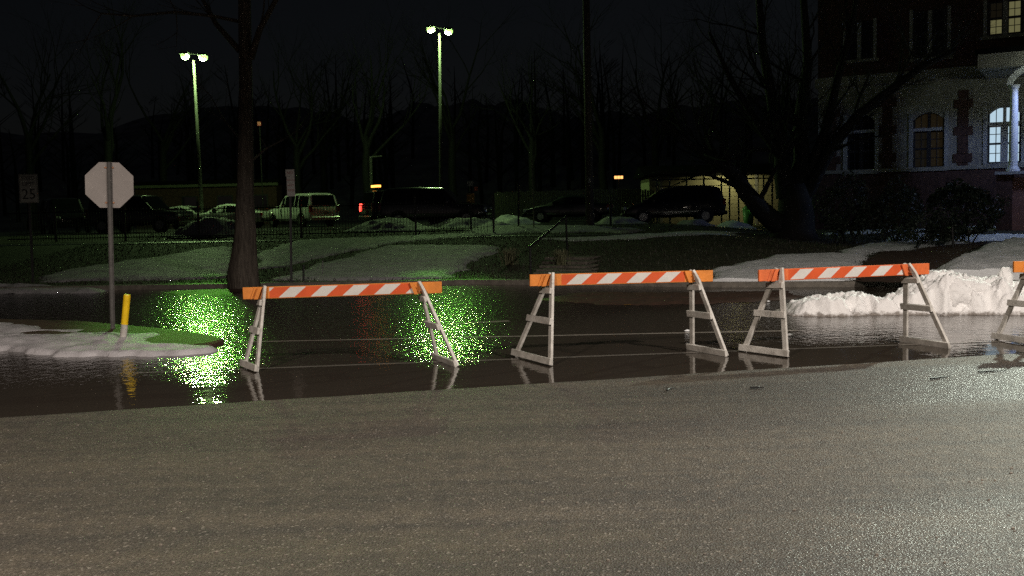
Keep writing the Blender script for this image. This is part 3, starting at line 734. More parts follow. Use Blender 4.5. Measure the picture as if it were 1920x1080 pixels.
SED = dict(st=[(-2.35, .45, .78, .84, .80, .68), (-2.25, .36, .88, .96, .86, .70), (-1.65, .3, .92, 1.0, .89, .70), (-.95, .27, .92, 1.38, .9, .62), (-.1, .26, .91, 1.44, .9, .62), (.45, .26, .90, 1.36, .9, .60), (1.15, .28, .88, .95, .89, .70), (1.8, .32, .80, .86, .87, .68), (2.25, .38, .68, .74, .80, .62), (2.36, .45, .6, .62, .7, .55)],
           wheels=(-1.4, 1.42), r=.32, panes=[(2, .55, 3, .05), (3, .1, 3, .96), (4, .05, 5, .45)], ws=(5, .1, .95), rw=(2, .1, .9), zl=.66, zt=.80, ht=.16, xm=.7, zm=.95)
VAN = dict(st=[(-2.4, .45, .95, 1.0, .84, .80), (-2.36, .36, 1.0, 1.2, .93, .84), (-2.1, .32, 1.02, 1.68, .96, .74), (-1.5, .3, 1.02, 1.80, .97, .74), (-.3, .28, 1.0, 1.80, .97, .74), (.55, .28, .98, 1.66, .97, .70), (1.5, .3, .96, 1.04, .95, .76), (2.05, .34, .84, .92, .92, .74), (2.36, .4, .7, .74, .82, .64), (2.44, .48, .6, .62, .72, .56)],
           wheels=(-1.45, 1.5), r=.34, panes=[(2, .4, 3, .3), (3, .38, 4, .02), (4, .1, 5, .1), (5, .16, 5, .55)], ws=(5, .1, .95), rw=(1, .15, .95), zl=.76, zt=.98, ht=.3, xm=1.0, zm=1.08)
def ground_at(px, d):
    x = X(px, d); return (x, d, gz(x, d)+.02)
car('white_suv', 'white full size SUV seen from its rear quarter beyond the sign pole', SUV, 'carwht', ground_at(566, 60), math.atan2(.72, -.64))
car('dark_suv', 'black SUV with a bright roof glint behind the stop sign, facing right', SUV, 'carblk', ground_at(264, 52.5), R(-14))
car('dark_suv', 'black SUV at the picture left beside the speed limit sign', SUV, 'carblk', ground_at(120, 56), R(-58))
car('dark_suv', 'dark SUV behind the long dark snow mound, with lit bonnet and roof edge', SUV, 'carblu', ground_at(816, 50), R(-8))
tr = car('work_truck', 'dark truck with a glowing red tail light and amber roof beacon', SUV, 'carblk', ground_at(772, 55), R(28), lit=True, cat='truck')
b = MB(); b.box((-2.0, 0, 2.02), (.3, 1.15, .10)); base = b.build('beacon_base', 'black', tr)
b = MB()
for i in range(5): b.box((-2.0, -.34+.17*i, 2.13), (.24, .15, .12))
b.build('beacon', 'amber', tr)
car('pale_sedan', 'pale silver sedan beside the tree trunk, nose hidden by a snow mound', SED, 'carsil', ground_at(430, 60), R(172))
car('dark_sedan', 'dark sedan with a snow lit bonnet behind the black SUV', SED, 'carsil', ground_at(352, 66), R(-20))
car('dark_sedan', 'dark green sedan partly hidden by the utility pole', SED, 'cargrn', ground_at(1066, 56), R(168))
car('dark_minivan', 'dark minivan in front of the pale shed, facing left', VAN, 'carblk', ground_at(1262, 49.5), R(176), cat='minivan')

# snow mounds along the lot edge
def mound(px, py, d, wpx, hpx, label, m='snowdirty', seed=1, deep=1.6):
    w = wpx*d/FPX; h = hpx*.58*d/FPX; wpx *= 1.15; cx = X(px, d); z = gz(cx, d)
    xs = np.arange(-w*.6, w*.6, .1); ys = np.arange(-deep, deep, .1); XX, YY = np.meshgrid(xs, ys)
    rr = np.hypot(XX/(w/2), YY/deep)**1.4+fbm(XX*.8, YY*.8, seed, 3)*.35
    ZZ = h*sst(0, .9, 1-rr)*(1+.4*fbm(XX*1.7, YY*1.7, seed+3, 4))+.05*fbm(XX*4, YY*4, seed+9, 3)*sst(0, .2, 1-rr)-.08*(1-sst(-.1, .05, 1-rr))
    ok = rr < 1.08; o = link('snow_mound', grid_mesh('snow_mound', XX, YY, ZZ, ok[:-1, :-1] & ok[1:, 1:]), m); o.location = (cx, d, z)
    return tag(o, label, 'snow mound', 'ploughed snow mounds along the lot edge')
mound(392, 448, 46, 170, 46, 'dark snow mound behind the iron fence left of the tree trunk', seed=61)
mound(735, 440, 46.5, 190, 32, 'low dark snow mound in front of the truck with the red light', seed=63)
mound(890, 432, 47.5, 190, 24, 'low snow mound below the yellow signboard post', seed=65)
mound(962, 415, 53, 110, 26, 'greenish lit snow mound right of the dark SUV', m='snow', seed=67)
mound(1300, 412, 46.5, 90, 18, 'small snow heap in front of the minivan', seed=69, deep=.9)
mound(1375, 412, 52, 90, 22, 'snow heap against the pale shed wall', m='snow', seed=71, deep=.9)
mound(1160, 418, 47, 120, 22, 'snow heap right of the utility pole', seed=73)

# ================================================================ LOT LAMP POLES
GREEN = (.27, 1.0, .09)
def lot_lamp(label, top_px, d, foot_px, e, heads):
    foot = Vector(ground_at(foot_px, d)); top = P(*top_px, d)
    r = thing('lamp_post', label, 'lamp post', foot, 0, 'twin lamp posts lighting the lot')
    t = top-foot
    b = MB(); b.tube([(0, 0, 0), (0, 0, .7)], .26, 12); b.build('base', 'kerb', r)
    b = MB(); b.tube([(0, 0, .7), t*.5+Vector((0, 0, .2)), t], [.12, .095, .075], 10); b.build('pole', 'pole', r, smooth=True)
    b = MB(); ps = [P(*q, d-.3)-foot for q in heads]; c = t+Vector((0, 0, .05))
    b.bar(ps[0]+Vector((.2, 0, .14)), ps[1]+Vector((-.2, 0, .14)), .07, .07, (0, 1, 0)); b.build('arm', 'iron', r)
    for q, en in zip(ps, e):
        b = MB(); b.box((q.x, q.y, q.z+.14), (.52, .62, .14)); h = bevelled(b.build('lamp_head', 'dkpost', r), .03)
        b = MB(); b.sphere(q, .24, 14, 10, (1.1, 1.1, .9)); lens = b.build('lens', 'lens_g', h, smooth=True)
        lamp('lot_light', q+Vector((0, -.1, -.22)), en, (.60, 1.0, .36), .16, h)
        av = unit((-foot.x, -foot.y, 0)); fl = lamp('reflection_boost', q+av*.3-Vector((0, 0, .1)), en*7, GREEN, .16, h, spot=R(7.4), aim=Vector((foot.x*21.5/foot.y, 21.5, 0))-foot)  # added narrow beam that brightens the lamp's reflection in the water
        fl.data.spot_blend = 1
    return r
lot_lamp('left twin lamp post with two bright green white lamps, lower of the pair', (363, 113), 61, 379, (1000, 1000), ((347, 105), (381, 107.5)))
lot_lamp('right twin lamp post with two bright green white lamps, taller of the pair', (824, 62), 64, 827, (1050, 700), ((808, 55), (841, 59)))

# ================================================================ OFF-FRAME STREET LAMPS THAT LIGHT THE ROAD
def street_lamp(label, x, y, h, toward, energy, col, lensm, spot=R(163), aim=None):
    r = thing('street_lamp', label, 'street lamp', (x, y, gz(x, y) if y > curb_y(x) else 0))
    b = MB(); b.tube([(0, 0, 0), (0, 0, h*.6), (0, 0, h)], [.14, .1, .08], 10); b.build('pole', 'post', r, smooth=True)
    v = unit((toward[0]-x, toward[1]-y, 0)); e = Vector((0, 0, h))+v*2.2+Vector((0, 0, .35))
    b = MB(); b.tube([(0, 0, h-.05), Vector((0, 0, h+.25))+v*1.0, e], .045, 8); b.build('arm', 'post', r, smooth=True)
    b = MB(); b.sphere(e+v*.25, .36, 12, 8, (1, 1, .4)); hd = b.build('lamp_head', 'post', r, smooth=True)
    b = MB(); b.sphere(e+v*.25-Vector((0, 0, .12)), .2, 12, 8, (1, 1, .6)); b.build('lens', lensm, hd, smooth=True)
    lamp('street_light', e+v*.25-Vector((0, 0, .36)), energy, col, .18, hd, spot=spot, aim=(Vector(aim)-Vector(r.location)) if aim else (e+v*.25-Vector((0, 0, 9))))
    return r
street_lamp('warm street lamp on the near side of the road, left of the pair', -6.5, -4.0, 9.5, (-4, 8), 6300, (1.0, .86, .74), 'lens_w')
street_lamp('warm street lamp on the near side of the road, right of the pair', 10.0, 0.5, 9.5, (7.5, 9), 9800, (1.0, .90, .81), 'lens_w')
street_lamp('cool white street lamp beside the road at the far right', 18.2, 31.0, 8.5, (16.8, 28), 9000, (.90, 1.0, .84), 'lens_c', R(52), (6.5, 10.5, 0))

# ================================================================ IRON FENCE
r = thing('iron_fence', 'black iron picket fence along the lot edge', 'fence')
fd = lambda x: float(curb_y(x)+15.9)
pk = MB(); pk.box((0, 0, .74), (.02, .02, 1.42)); pk = pk.mesh('picket'); pk.materials.append(M_['iron'])
x = -22.5; i = 0
while x < -.9:
    o = bpy.data.objects.new('picket', pk); COL.objects.link(o); o.parent = r; o.location = (x, fd(x), gz(x, fd(x))); x += .132
for z in (.16, 1.32):
    pts = [(x, fd(x), gz(x, fd(x))+z) for x in np.arange(-22.7, -.7, 1.0)]
    k = MB(); k.tube(pts, .022, 4); k.build('rail', 'iron', r)
for px in (57, 205, 357, 558, 778, 925):
    x = X(px, 43); y = fd(x); k = MB(); z = gz(x, y); k.box((x, y, z+.8), (.085, .085, 1.6)); k.box((x, y, z+1.62), (.11, .11, .04)); k.build('post', 'iron', r)

# ================================================================ BACK FENCE, SHED, PIPE FENCE
r = thing('board_fence', 'greenish wooden board fence behind the dark sedan', 'fence')
xa, xb, dF = X(930, 64), X(1225, 60), 64; N = 66
for i in range(N):
    f = i/(N-1); x = xa+(xb-xa)*f; y = dF+(60-dF)*f; k = MB(); h = 1.85+random.uniform(-.04, .04)
    k.box((x, y-.02+random.uniform(-.008, .008), gz(x, y)+h/2), ((xb-xa)/N*.93, .022, h)); k.build('board', 'board', r)
k = MB(); k.bar((xa, dF+.03, gz(xa, dF)+.5), (xb, 60.03, gz(xb, 60)+.5), .09, .04, (0, 1, 0)); k.build('rail', 'board', r)
k = MB(); k.bar((xa, dF+.03, gz(xa, dF)+1.5), (xb, 60.03, gz(xb, 60)+1.5), .09, .04, (0, 1, 0)); k.build('rail', 'board', r)

dS = 62; xa, xb = X(1218, dS), X(1475, dS); zg = gz((xa+xb)/2, dS)-.3; zt = P(1330, 322, dS).z
r = thing('shed', 'pale yellowish shed wall beyond the minivan', 'shed', ((xa+xb)/2, dS, zg))
w = xb-xa; h = zt-zg
k = MB(); k.box((0, 2, h/2), (w, 4, h)); k.build('wall', 'shed', r)
sid = MB(); sid.box((0, 0, 0), (w-.1, .02, .012))
for i in range(11):
    k = MB(); k.box((0, -.012, .25+i*.24), (w-.06, .02, .225)); bevelled(k.build('siding_board', 'shed', r), .004)
k = MB(); k.add([(-w/2-.4, -.7, h-.1), (w/2+.4, -.7, h-.1), (w/2+.4, 2, h+.5), (-w/2-.4, 2, h+.5), (w/2+.4, 4.6, h-.1), (-w/2-.4, 4.6, h-.1), (-w/2-.4, -.7, h-.24), (w/2+.4, -.7, h-.24), (w/2+.4, 4.6, h-.24), (-w/2-.4, 4.6, h-.24)], [(0, 1, 2, 3), (3, 2, 4, 5), (6, 7, 1, 0), (9, 8, 7, 6), (5, 4, 8, 9), (1, 7, 8, 4, 2), (0, 3, 5, 9, 6)])
k.build('roof', 'roofing', r)
for px in (1418, 1240):
    xx = X(px, dS)-(xa+xb)/2; k = MB(); k.box((xx, -.04, h/2), (.16, .05, h-.05)); k.build('corner_board', 'trim', r)
# wall lamp under the eave that lights the siding
k = MB(); k.box((.6, -.09, h-.32), (.3, .16, .1)); lh = k.build('wall_lamp', 'dkpost', r)
lamp('shed_light', (.6, -1.6, h-.2), 70, (1.0, .93, .45), .1, r, spot=R(150), aim=(.6, .6, .6))

r = thing('pipe_fence', 'dark pipe fence in front of the pale shed', 'fence')
dP = 55; posts = [1232, 1256, 1288, 1320, 1353, 1368, 1385, 1432, 1448]
for px in posts:
    x = X(px, dP); zt = P(px, 336-.02*(px-1256), dP).z; k = MB(); k.tube([(x, dP, gz(x, dP)-.1), (x, dP, zt+.12)], .045, 8); k.build('post', 'iron', r)
k = MB(); k.tube([P(1222, 337, dP), P(1452, 334, dP)], .035, 8); k.build('rail', 'iron', r)
k = MB(); k.tube([P(1222, 349, dP), P(1452, 347, dP)], .016, 6); k.build('wire', 'iron', r)

p = P(1403, 393, 57)
r = thing('green_bin', 'small rounded pale green bin with a tiny green light by the shed', 'bin', (p.x, p.y, gz(p.x, p.y)))
hh = p.z-gz(p.x, p.y)
k = MB(); k.tube([(0, 0, 0), (0, 0, .1), (0, 0, hh)], [.2, .25, .33], 14); k.build('body', 'greenobj', r, smooth=True)
k = MB(); k.sphere((0, 0, hh), .33, 14, 8, (1, 1, .8)); k.build('lid', 'greenobj', r, smooth=True)
k = MB(); k.sphere((0, -.31, hh+.03), .045, 8, 6); k.build('indicator', 'greenon', r)

# ================================================================ TREES
def branches(mb, p, d, L, r0, lev, maxlev, rng, spread=.55, up=.12, sides=(8, 6, 5, 4, 3, 3)):
    n = max(3, int(5-lev*.6)); pts = [p]; rad = [r0]; dd = Vector(d)
    for i in range(n):
        dd = unit(dd+Vector((rng.gauss(0, .13), rng.gauss(0, .13), rng.gauss(0, .08)+up*(.6 if lev else .2))))
        pts.append(pts[-1]+dd*(L/n)); rad.append(r0*(1-.72*(i+1)/n) if lev < maxlev else r0*(1-.8*(i+1)/n))
    mb.tube(pts, rad, sides[min(lev, 5)], cap=False)
    if lev >= maxlev: return
    k = rng.randint(3, 4) if lev < 3 else rng.randint(2, 4)
    for c in range(k):
        f = rng.uniform(.35, .98); i = min(int(f*n), n-1); q = pts[i].lerp(pts[i+1], f*n-i)
        ax = unit(pts[i+1]-pts[i]); ref = unit(Vector((rng.gauss(0, 1), rng.gauss(0, 1), rng.gauss(0, .5)))); sdv = unit(ref-ax*ref.dot(ax))
        nd_ = unit(ax*(1-spread*.5)+sdv*spread*rng.uniform(.8, 1.5)+Vector((0, 0, up)))
        branches(mb, q, nd_, L*rng.uniform(.5, .72), rad[i]*rng.uniform(.45, .62), lev+1, maxlev, rng, spread, up, sides)
def bare_tree(label, loc, h, r0, seed, m='barkdk', group='bare trees behind the lot', maxlev=4, lean=(0, 0)):
    rng = random.Random(seed); r = thing('bare_tree', label, 'tree', loc, 0, group)
    t = MB(); pts = [Vector((0, 0, -.3))]; rad = [r0*1.35]; d = unit((lean[0], lean[1], 1)); th = h*.42
    for i in range(6):
        pts.append(Vector((0, 0, 0))+d*(th*(i+1)/6)+Vector((rng.gauss(0, .05), rng.gauss(0, .05), 0))); rad.append(r0*(1-.06*(i+1)))
    t.tube(pts, rad, 9); t.build('trunk', m, r, smooth=True)
    c = MB()
    for i in range(5):
        a = rng.uniform(0, 6.28); st = pts[-1-(i % 3)]-Vector((0, 0, .05))
        branches(c, st, unit((math.cos(a)*.6, math.sin(a)*.6, 1.0)), h*.38*rng.uniform(.8, 1.2), rad[-1]*rng.uniform(.5, .75), 0, maxlev, rng)
    c.build('crown', m, r, smooth=True); return r
WORDS = ['tall bare tree behind the left lamp post', 'bare tree behind the white SUV', 'slender bare tree behind the truck with the beacon', 'bare tree between the two lamp posts', 'bare tree behind the right lamp post', 'bare tree behind the board fence', 'tall bare tree behind the utility pole', 'bare tree behind the pale shed roof', 'bare tree at the far left behind the speed limit sign', 'wide bare tree behind the black SUV', 'bare tree beside the stone building corner', 'small bare tree over the minivan']
SP = [(310, 88, 17), (560, 84, 15), (690, 80, 16), (610, 100, 19), (850, 86, 18), (1000, 78, 14), (1130, 82, 17), (1330, 76, 15), (60, 80, 17), (210, 76, 18), (1450, 72, 15), (1230, 90, 18)]
for i, (px, d, h) in enumerate(SP):
    x = X(px, d); bare_tree(WORDS[i], (x, d, gz(x, d)), h, .2+.012*h, 100+i)
# far-off wood that reads as one mass
rng = random.Random(5); c = MB()
for i in range(150):
    x = rng.uniform(-110, 90); y = rng.uniform(118, 165); z = gz(x, y); h = rng.uniform(10, 19)
    c.tube([(x, y, z-.5), (x+rng.gauss(0, .4), y, z+h*.6), (x+rng.gauss(0, .8), y, z+h)], [.28, .16, .03], 4, cap=False)
    for j in range(16):
        f = rng.uniform(.15, .95); a = rng.uniform(0, 6.28); L = h*.32*(1.15-f)+.5; q = Vector((x, y, z+h*f)); e = q+Vector((math.cos(a)*L, math.sin(a)*L, L*.7))
        c.tube([q, e], [.09*(1.1-f)+.02, .012], 3, cap=False)
        for kx in range(3):
            q2 = q.lerp(e, rng.uniform(.3, .9)); a2 = a+rng.uniform(-1, 1); c.tube([q2, q2+Vector((math.cos(a2), math.sin(a2), .8))*L*.4], [.03, .008], 3, cap=False)
tag(c.build('woods', 'barkdk'), 'far dark bare wood behind everything', 'woods', kind='stuff')

# street tree by the kerb (left of the first barricade)
p = PZ(457, 531, .14); d = p.y
r = thing('street_tree', 'big rough trunk of a street tree at the kerb behind the first barricade', 'tree', p)
rows = [(532, 430, 487), (515, 428, 484), (490, 432, 481), (460, 437, 480), (430, 440, 479), (395, 441, 477), (365, 443, 475), (330, 445, 475), (250, 447, 474), (150, 448, 472), (60, 447, 470), (-60, 446, 468), (-200, 446, 466)]
k = MB(); NS = 26; rng = random.Random(3); ph = [rng.uniform(0, 6.28) for _ in range(6)]
pts = []; 
for i, (yy, a, c) in enumerate(rows):
    pa, pb = P(a, yy, d), P(c, yy, d); cc = (pa+pb)/2-p; rr = (pb-pa).length/2
    fl = max(0, 1-i/5)
    for j in range(NS):
        th = 2*math.pi*j/NS
        q = rr*(1+.06*math.sin(3*th+ph[0])+(.10*fl)*math.sin(5*th+ph[1])+.05*math.sin(9*th+ph[2]+i*.25)+rng.gauss(0, .018))
        k.v.append((cc.x+q*math.cos(th), cc.y+q*.95*math.sin(th), cc.z-(.25 if i == 0 else 0)))
for i in range(len(rows)-1):
    for j in range(NS):
        j2 = (j+1) % NS; k.f.append((i*NS+j, i*NS+j2, (i+1)*NS+j2, (i+1)*NS+j))
k.build('trunk', 'bark', r, smooth=True)
cr = MB(); rng = random.Random(21)
def limb(mb, pix, d0, rads, dd=0.0, base=p):
    pts = [P(a, b, d0+dd*i)-base for i, (a, b) in enumerate(pix)]; mb.tube(pts, rads, 7, cap=False); return pts
for pix, dd, r0 in ((((449, 95), (405, 45), (375, -10), (330, -90)), .25, .085), (((470, 110), (487, 55), (520, -5), (560, -90)), -.2, .10), (((474, 300), (500, 278), (530, 262)), .3, .035), (((449, 260), (420, 225), (395, 180)), .3, .03), (((460, -60), (440, -160), (400, -260)), .4, .12), (((448, 40), (400, 30), (330, 22), (250, 30), (190, 25)), -.5, .05)):
    n = len(pix); pts = limb(cr, pix, d, [r0*(1-.6*i/(n-1)) for i in range(n)], dd)
    for i in range(1, n):
        for _ in range(2):
            dv = unit((pts[i]-pts[i-1])+Vector((rng.gauss(0, .4), rng.gauss(0, .4), rng.gauss(0, .3)))); branches(cr, pts[i], dv, 1.4, r0*.3, 2, 4, rng)
for i in range(6):
    branches(cr, P(457, -190, d)-p, unit((rng.gauss(0, .5), rng.gauss(0, .5), 1)), 4, .13, 1, 4, rng)
cr.build('crown', 'bark', r, smooth=True)

# many-stemmed tree in front of the building
p = PG(1492, 447); d = p.y
r = thing('yard_tree', 'massive dark many stemmed tree on the bank in front of the stone building', 'tree', p)
k = MB(); rng = random.Random(8); cr = MB()
k.tube([P(1488, 455, d)-p, P(1490, 430, d)-p, P(1492, 405, d)-p, P(1490, 375, d)-p, P(1488, 345, d)-p], [1.05, .78, .70, .62, .50], 16)
LM = [(((1462, 425), (1425, 392), (1398, 360), (1375, 325), (1340, 298), (1290, 270), (1240, 225)), .42, -.3), (((1475, 370), (1468, 320), (1466, 280), (1450, 200), (1430, 90), (1420, -40)), .40, .1), (((1492, 370), (1505, 300), (1500, 230), (1515, 120), (1505, -30)), .42, .2), (((1505, 380), (1535, 320), (1560, 275), (1610, 215), (1680, 160), (1730, 125), (1790, 95)), .30, -.2), (((1515, 330), (1550, 240), (1570, 150), (1600, 40), (1610, -40)), .24, -.1), (((1468, 300), (1420, 230), (1370, 150), (1330, 60)), .2, .2)]
for pix, r0, dd in LM:
    n = len(pix); rads = [r0*(1-.72*i/(n-1)) for i in range(n)]
    pts = [P(a, b, d+dd*i)-p for i, (a, b) in enumerate(pix)]
    h = min(3, n-1); k.tube(pts[:h+1], rads[:h+1], 9, cap=False); cr.tube(pts[h-1:], rads[h-1:], 7, cap=False)
    for i in range(2, n):
        for _ in range(4):
            dv = unit(unit(pts[i]-pts[i-1])*.8+Vector((rng.gauss(0, .45), rng.gauss(0, .35), rng.gauss(.1, .35))))
            branches(cr, pts[i].lerp(pts[i-1], rng.random()), dv, rng.uniform(1.4, 2.8), max(.02, rads[i]*.4), 1, 4, rng)
k.build('trunk', 'barkdk', r, smooth=True); cr.build('crown', 'barkdk', r, smooth=True)

# utility pole
p = PG(1106.5, 424); d = p.y
r = thing('utility_pole', 'tall wooden utility pole standing above the bank right of the steps', 'pole', p)
k = MB(); t = P(1098, -60, d)-p; k.tube([(0, 0, -.3), t*.5, t], [.185, .165, .14], 14); k.build('shaft', 'wood', r, smooth=True)
k = MB(); q = t*.18+Vector((.0, -.19, 0)); k.box(q, (.12, .03, .22)); k.build('tag_plate', 'signgrey', r)

# ================================================================ SIGNS AND POSTS
def sign_frame(px, py, z=None):
    p = PG(px, py); return p
p = PG(62, 530); d = p.y
r = thing('speed_limit_sign', 'dim rectangular speed limit 25 sign on a post at the left', 'road sign', p)
tp = P(53, 326, d)-p
k = MB(); k.bar(Vector((0, 0, -.2)), tp, .07, .03, (0, 1, 0)); k.build('post', 'dkpost', r)
a, b2 = P(34.5, 327, d)-p, P(74.5, 380, d)-p; c = (a+b2)/2; wd, ht = abs(b2.x-a.x)*.97, abs(a.z-b2.z)
c.y -= .03; k = MB(); k.box(c, (wd, .006, ht), 0); pl = bevelled(k.build('sign_plate', 'signgrey', r), .002)
fr = MB()
for zz_ in (-1, 1): fr.box((c.x, c.y-.0045, c.z+zz_*(ht/2-.02)), (wd-.04, .002, .012))
for xx_ in (-1, 1): fr.box((c.x+xx_*(wd/2-.02), c.y-.0045, c.z), (.012, .002, ht-.064))
fr.build('border', 'black', pl)
for s, sz, dz in (('SPEED', .15, .27), ('LIMIT', .15, .12), ('25', .42, -.16)):
    text(s, sz, c+Vector((0, -.005, dz*ht/.76)), (R(90), 0, 0), 'black', pl)
p = PG(546, 530); d = p.y
r = thing('parking_sign', 'narrow white no parking sign with red print on a thin post', 'road sign', p)
k = MB(); tp = P(544, 318, d)-p; k.bar(Vector((0, 0, -.2)), tp, .06, .03, (0, 1, 0)); k.build('post', 'dkpost', r)
for (y0, y1, xa, xb, m) in ((318, 330.5, 535.5, 552.5, 'signwhite'), (331, 368, 537.5, 554, 'signwhite')):
    a, b2 = P(xa, y0, d)-p, P(xb, y1, d)-p; c = (a+b2)/2; c.y -= .03
    k = MB(); k.box(c, (abs(b2.x-a.x), .005, abs(a.z-b2.z))); pl = bevelled(k.build('sign_plate', m, r), .002)
    if y0 == 318: text('NO', .11, c+Vector((0, -.004, 0)), (R(90), 0, 0), 'red', pl)
    else:
        for i, s in enumerate(('PARKING', 'ANY', 'TIME')): text(s, .055 if i == 0 else .085, c+Vector((0, -.004, .17-.14*i)), (R(90), 0, 0), 'red', pl)
p = PG(883, 432); d = p.y
r = thing('yellow_sign', 'small yellow sign on a dark post above the snow mound', 'sign', p)
k = MB(); tp = P(881, 346, d)-p; k.tube([(0, 0, -.2), tp], .035, 8); k.build('post', 'dkpost', r)
a, b2 = P(875, 363, d)-p, P(890, 381, d)-p; c = (a+b2)/2; c.y -= .05
k = MB(); k.box(c, (abs(b2.x-a.x), .006, abs(a.z-b2.z))); k.build('sign_plate', mat('ochre_sign', (.42, .22, .03), .5, .1, 6), r)
a, b2 = P(876, 339, d)-p, P(887, 349, d)-p; c = (a+b2)/2; c.y -= .04
k = MB(); k.box(c, (abs(b2.x-a.x), .006, abs(a.z-b2.z))); k.build('sign_plate', 'signgrey', r, label='small pale plate at the top of the post')
a, b2 = P(889, 350, d)-p, P(895.5, 358, d)-p; c = (a+b2)/2; c.y -= .04
k = MB(); k.box(c, (abs(b2.x-a.x), .05, abs(a.z-b2.z))); k.build('reflector', 'orange2', r)
def stake(name, label, px, y0, y1, d, rad, m, px2=None, cat='post', top=None):
    p = P(px, y1, d); p.z = min(p.z, gz(p.x, p.y)); r = thing(name, label, cat, p); t = P(px2 or px, y0, d)-p
    k = MB(); k.tube([(0, 0, -.1), t*.93], rad, 8); k.build('shaft', m, r)
    k = MB(); k.tube([t*.931, t], rad*1.25, 8); k.build('cap', top or m, r); return r
stake('marker_stake', 'thin tall yellowish marker stake with a red base right of the dark SUV', 1001, 298, 425, 44, .03, 'tan', 997)
stake('steel_post', 'dark steel post beside the lit snow mound', 972, 343, 420, 45, .045, 'iron')
stake('steel_post', 'short dark post right of the utility pole', 1145, 380, 424, 44, .05, 'iron')
p = PG(569, 527)
stake('garden_stake', 'dark short stake at the kerb right of the parking sign', 569, 497, 529, PG(569, 528).y, .03, 'iron')
stake('garden_stake', 'thin faint stake in the snow left of the barricade rail end', 605, 489, 519, PG(605, 518).y, .014, 'post')
dd_ = 66; p = Vector(ground_at(697, dd_))
r = thing('gantry_post', 'dim pale post with a short arm behind the amber beacon', 'post', p)
k = MB(); k.tube([(0, 0, 0), P(695, 294, dd_)-p], .09, 8); k.build('post', 'pole', r)
k = MB(); k.tube([P(694, 295, dd_)-p, P(716, 293, dd_)-p], .06, 8); k.build('arm', 'pole', r)
# small far lights
for px, py, w, m, lb in ((1130, 332.5, .55, 'fardim', 'dim orange far light left of the bright orange one'), (1160, 332.5, .75, 'farorange', 'bright orange far light above the board fence'), (1205, 332, .5, 'fardim', 'dim red far light nearest the shed roof')):
    q = P(px, py, 92); r = thing('far_light', lb, 'light', (q.x, q.y, gz(q.x, q.y)), 0, 'orange lights beyond the board fence'); z = q.z-gz(q.x, q.y)
    k = MB(); k.tube([(0, .1, 0), (0, .1, z+.2)], .05, 6); k.build('post', 'dkpost', r)
    k = MB()
    for i in range(3): k.box(((i-1)*w*.36, 0, z), (w*.3, .12, .26 if m == 'farorange' else .2))
    k.build('lamp_face', m, r)
q = P(486, 232, 70); r = thing('far_light', 'tiny dim amber light right of the street tree trunk', 'light', (q.x, q.y, gz(q.x, q.y))); z = q.z-gz(q.x, q.y)
k = MB(); k.tube([(0, .1, 0), (0, .1, z+.2)], .04, 6); k.build('post', 'barkdk', r); k = MB(); k.box((0, 0, z), (.22, .1, .26)); k.build('lamp_face', 'fardim', r)

# handrails
a0 = P(995, 515, 26.4); a1 = P(1064, 458, 31.5); a0.z = gz(a0.x, a0.y); a1.z = gz(a1.x, a1.y)
r = thing('handrail', 'black sloping handrail with two posts on the bank steps', 'handrail', a0)
t0, t1 = P(994, 463, 26.4)-a0, P(1061, 407, 31.5)-a0
k = MB(); k.tube([(0, 0, -.2), t0], .03, 8); k.build('post', 'iron', r)
k = MB(); k.tube([a1-a0-Vector((0, 0, .2)), t1], .032, 8); k.build('post', 'iron', r)
dv = unit(t1-t0); k = MB(); k.tube([t0-dv*.12, t1+dv*.1], .036, 8); k.build('rail', 'iron', r)
r = thing('bank_steps', 'worn shallow steps with snow on the bank below the black handrail', 'steps', a0)
for i in range(6):
    f = (i+.5)/6; c = a0.lerp(a1, f)+Vector((.75-.1*i, 0, 0)); z = gz(c.x, c.y); k = MB(); k.box((c.x-a0.x, c.y-a0.y, z-a0.z-.03), (1.5, .95, .16), -.55); bevelled(k.build('tread', 'kerb', r), .015)
b0 = PG(1717, 467); b1 = PG(1788, 466)
r = thing('handrail', 'short dark broken handrail leaning between the snow slopes', 'handrail', b0)
t1 = P(1742, 430, b0.y+1.2)-b0
k = MB(); k.tube([(0, 0, .0), t1], .05, 8); k.build('rail', 'iron', r)
k = MB(); k.tube([(0, 0, -.3), (0, 0, .06)], .05, 8); k.build('post', 'iron', r)
k = MB(); q = b1-b0; k.tube([q-Vector((0, 0, .2)), P(1786, 425, b1.y)-b0], .045, 8); k.build('post', 'iron', r)
k = MB(); k.tube([t1, P(1787, 427, b1.y)-b0], .04, 8); k.build('rail', 'iron', r)
# dead grass tufts by the steps
for (px, py, lb) in ((955, 497, 'pale drooping dead grass tuft left of the handrail'), (1052, 500, 'dull drooping grass tuft under the handrail')):
    p = PG(px, py); rng = random.Random(px); k = MB()
    for i in range(120):
        a = rng.uniform(0, 6.28); L = rng.uniform(.35, .75); o = Vector((rng.gauss(0, .08), rng.gauss(0, .08), 0)); v = Vector((math.cos(a), math.sin(a), 0)); s = v.cross(Vector((0, 0, 1)))*.008
        q1 = o+v*L*.25+Vector((0, 0, L*.7)); q2 = o+v*L*.7+Vector((0, 0, L*.55))
        k.add([o-s, o+s, q1+s, q1-s, q2], [(0, 1, 2, 3), (3, 2, 4)])
    o = k.build('grass_tuft', 'tan'); o.location = p; tag(o, lb, 'grass tuft')

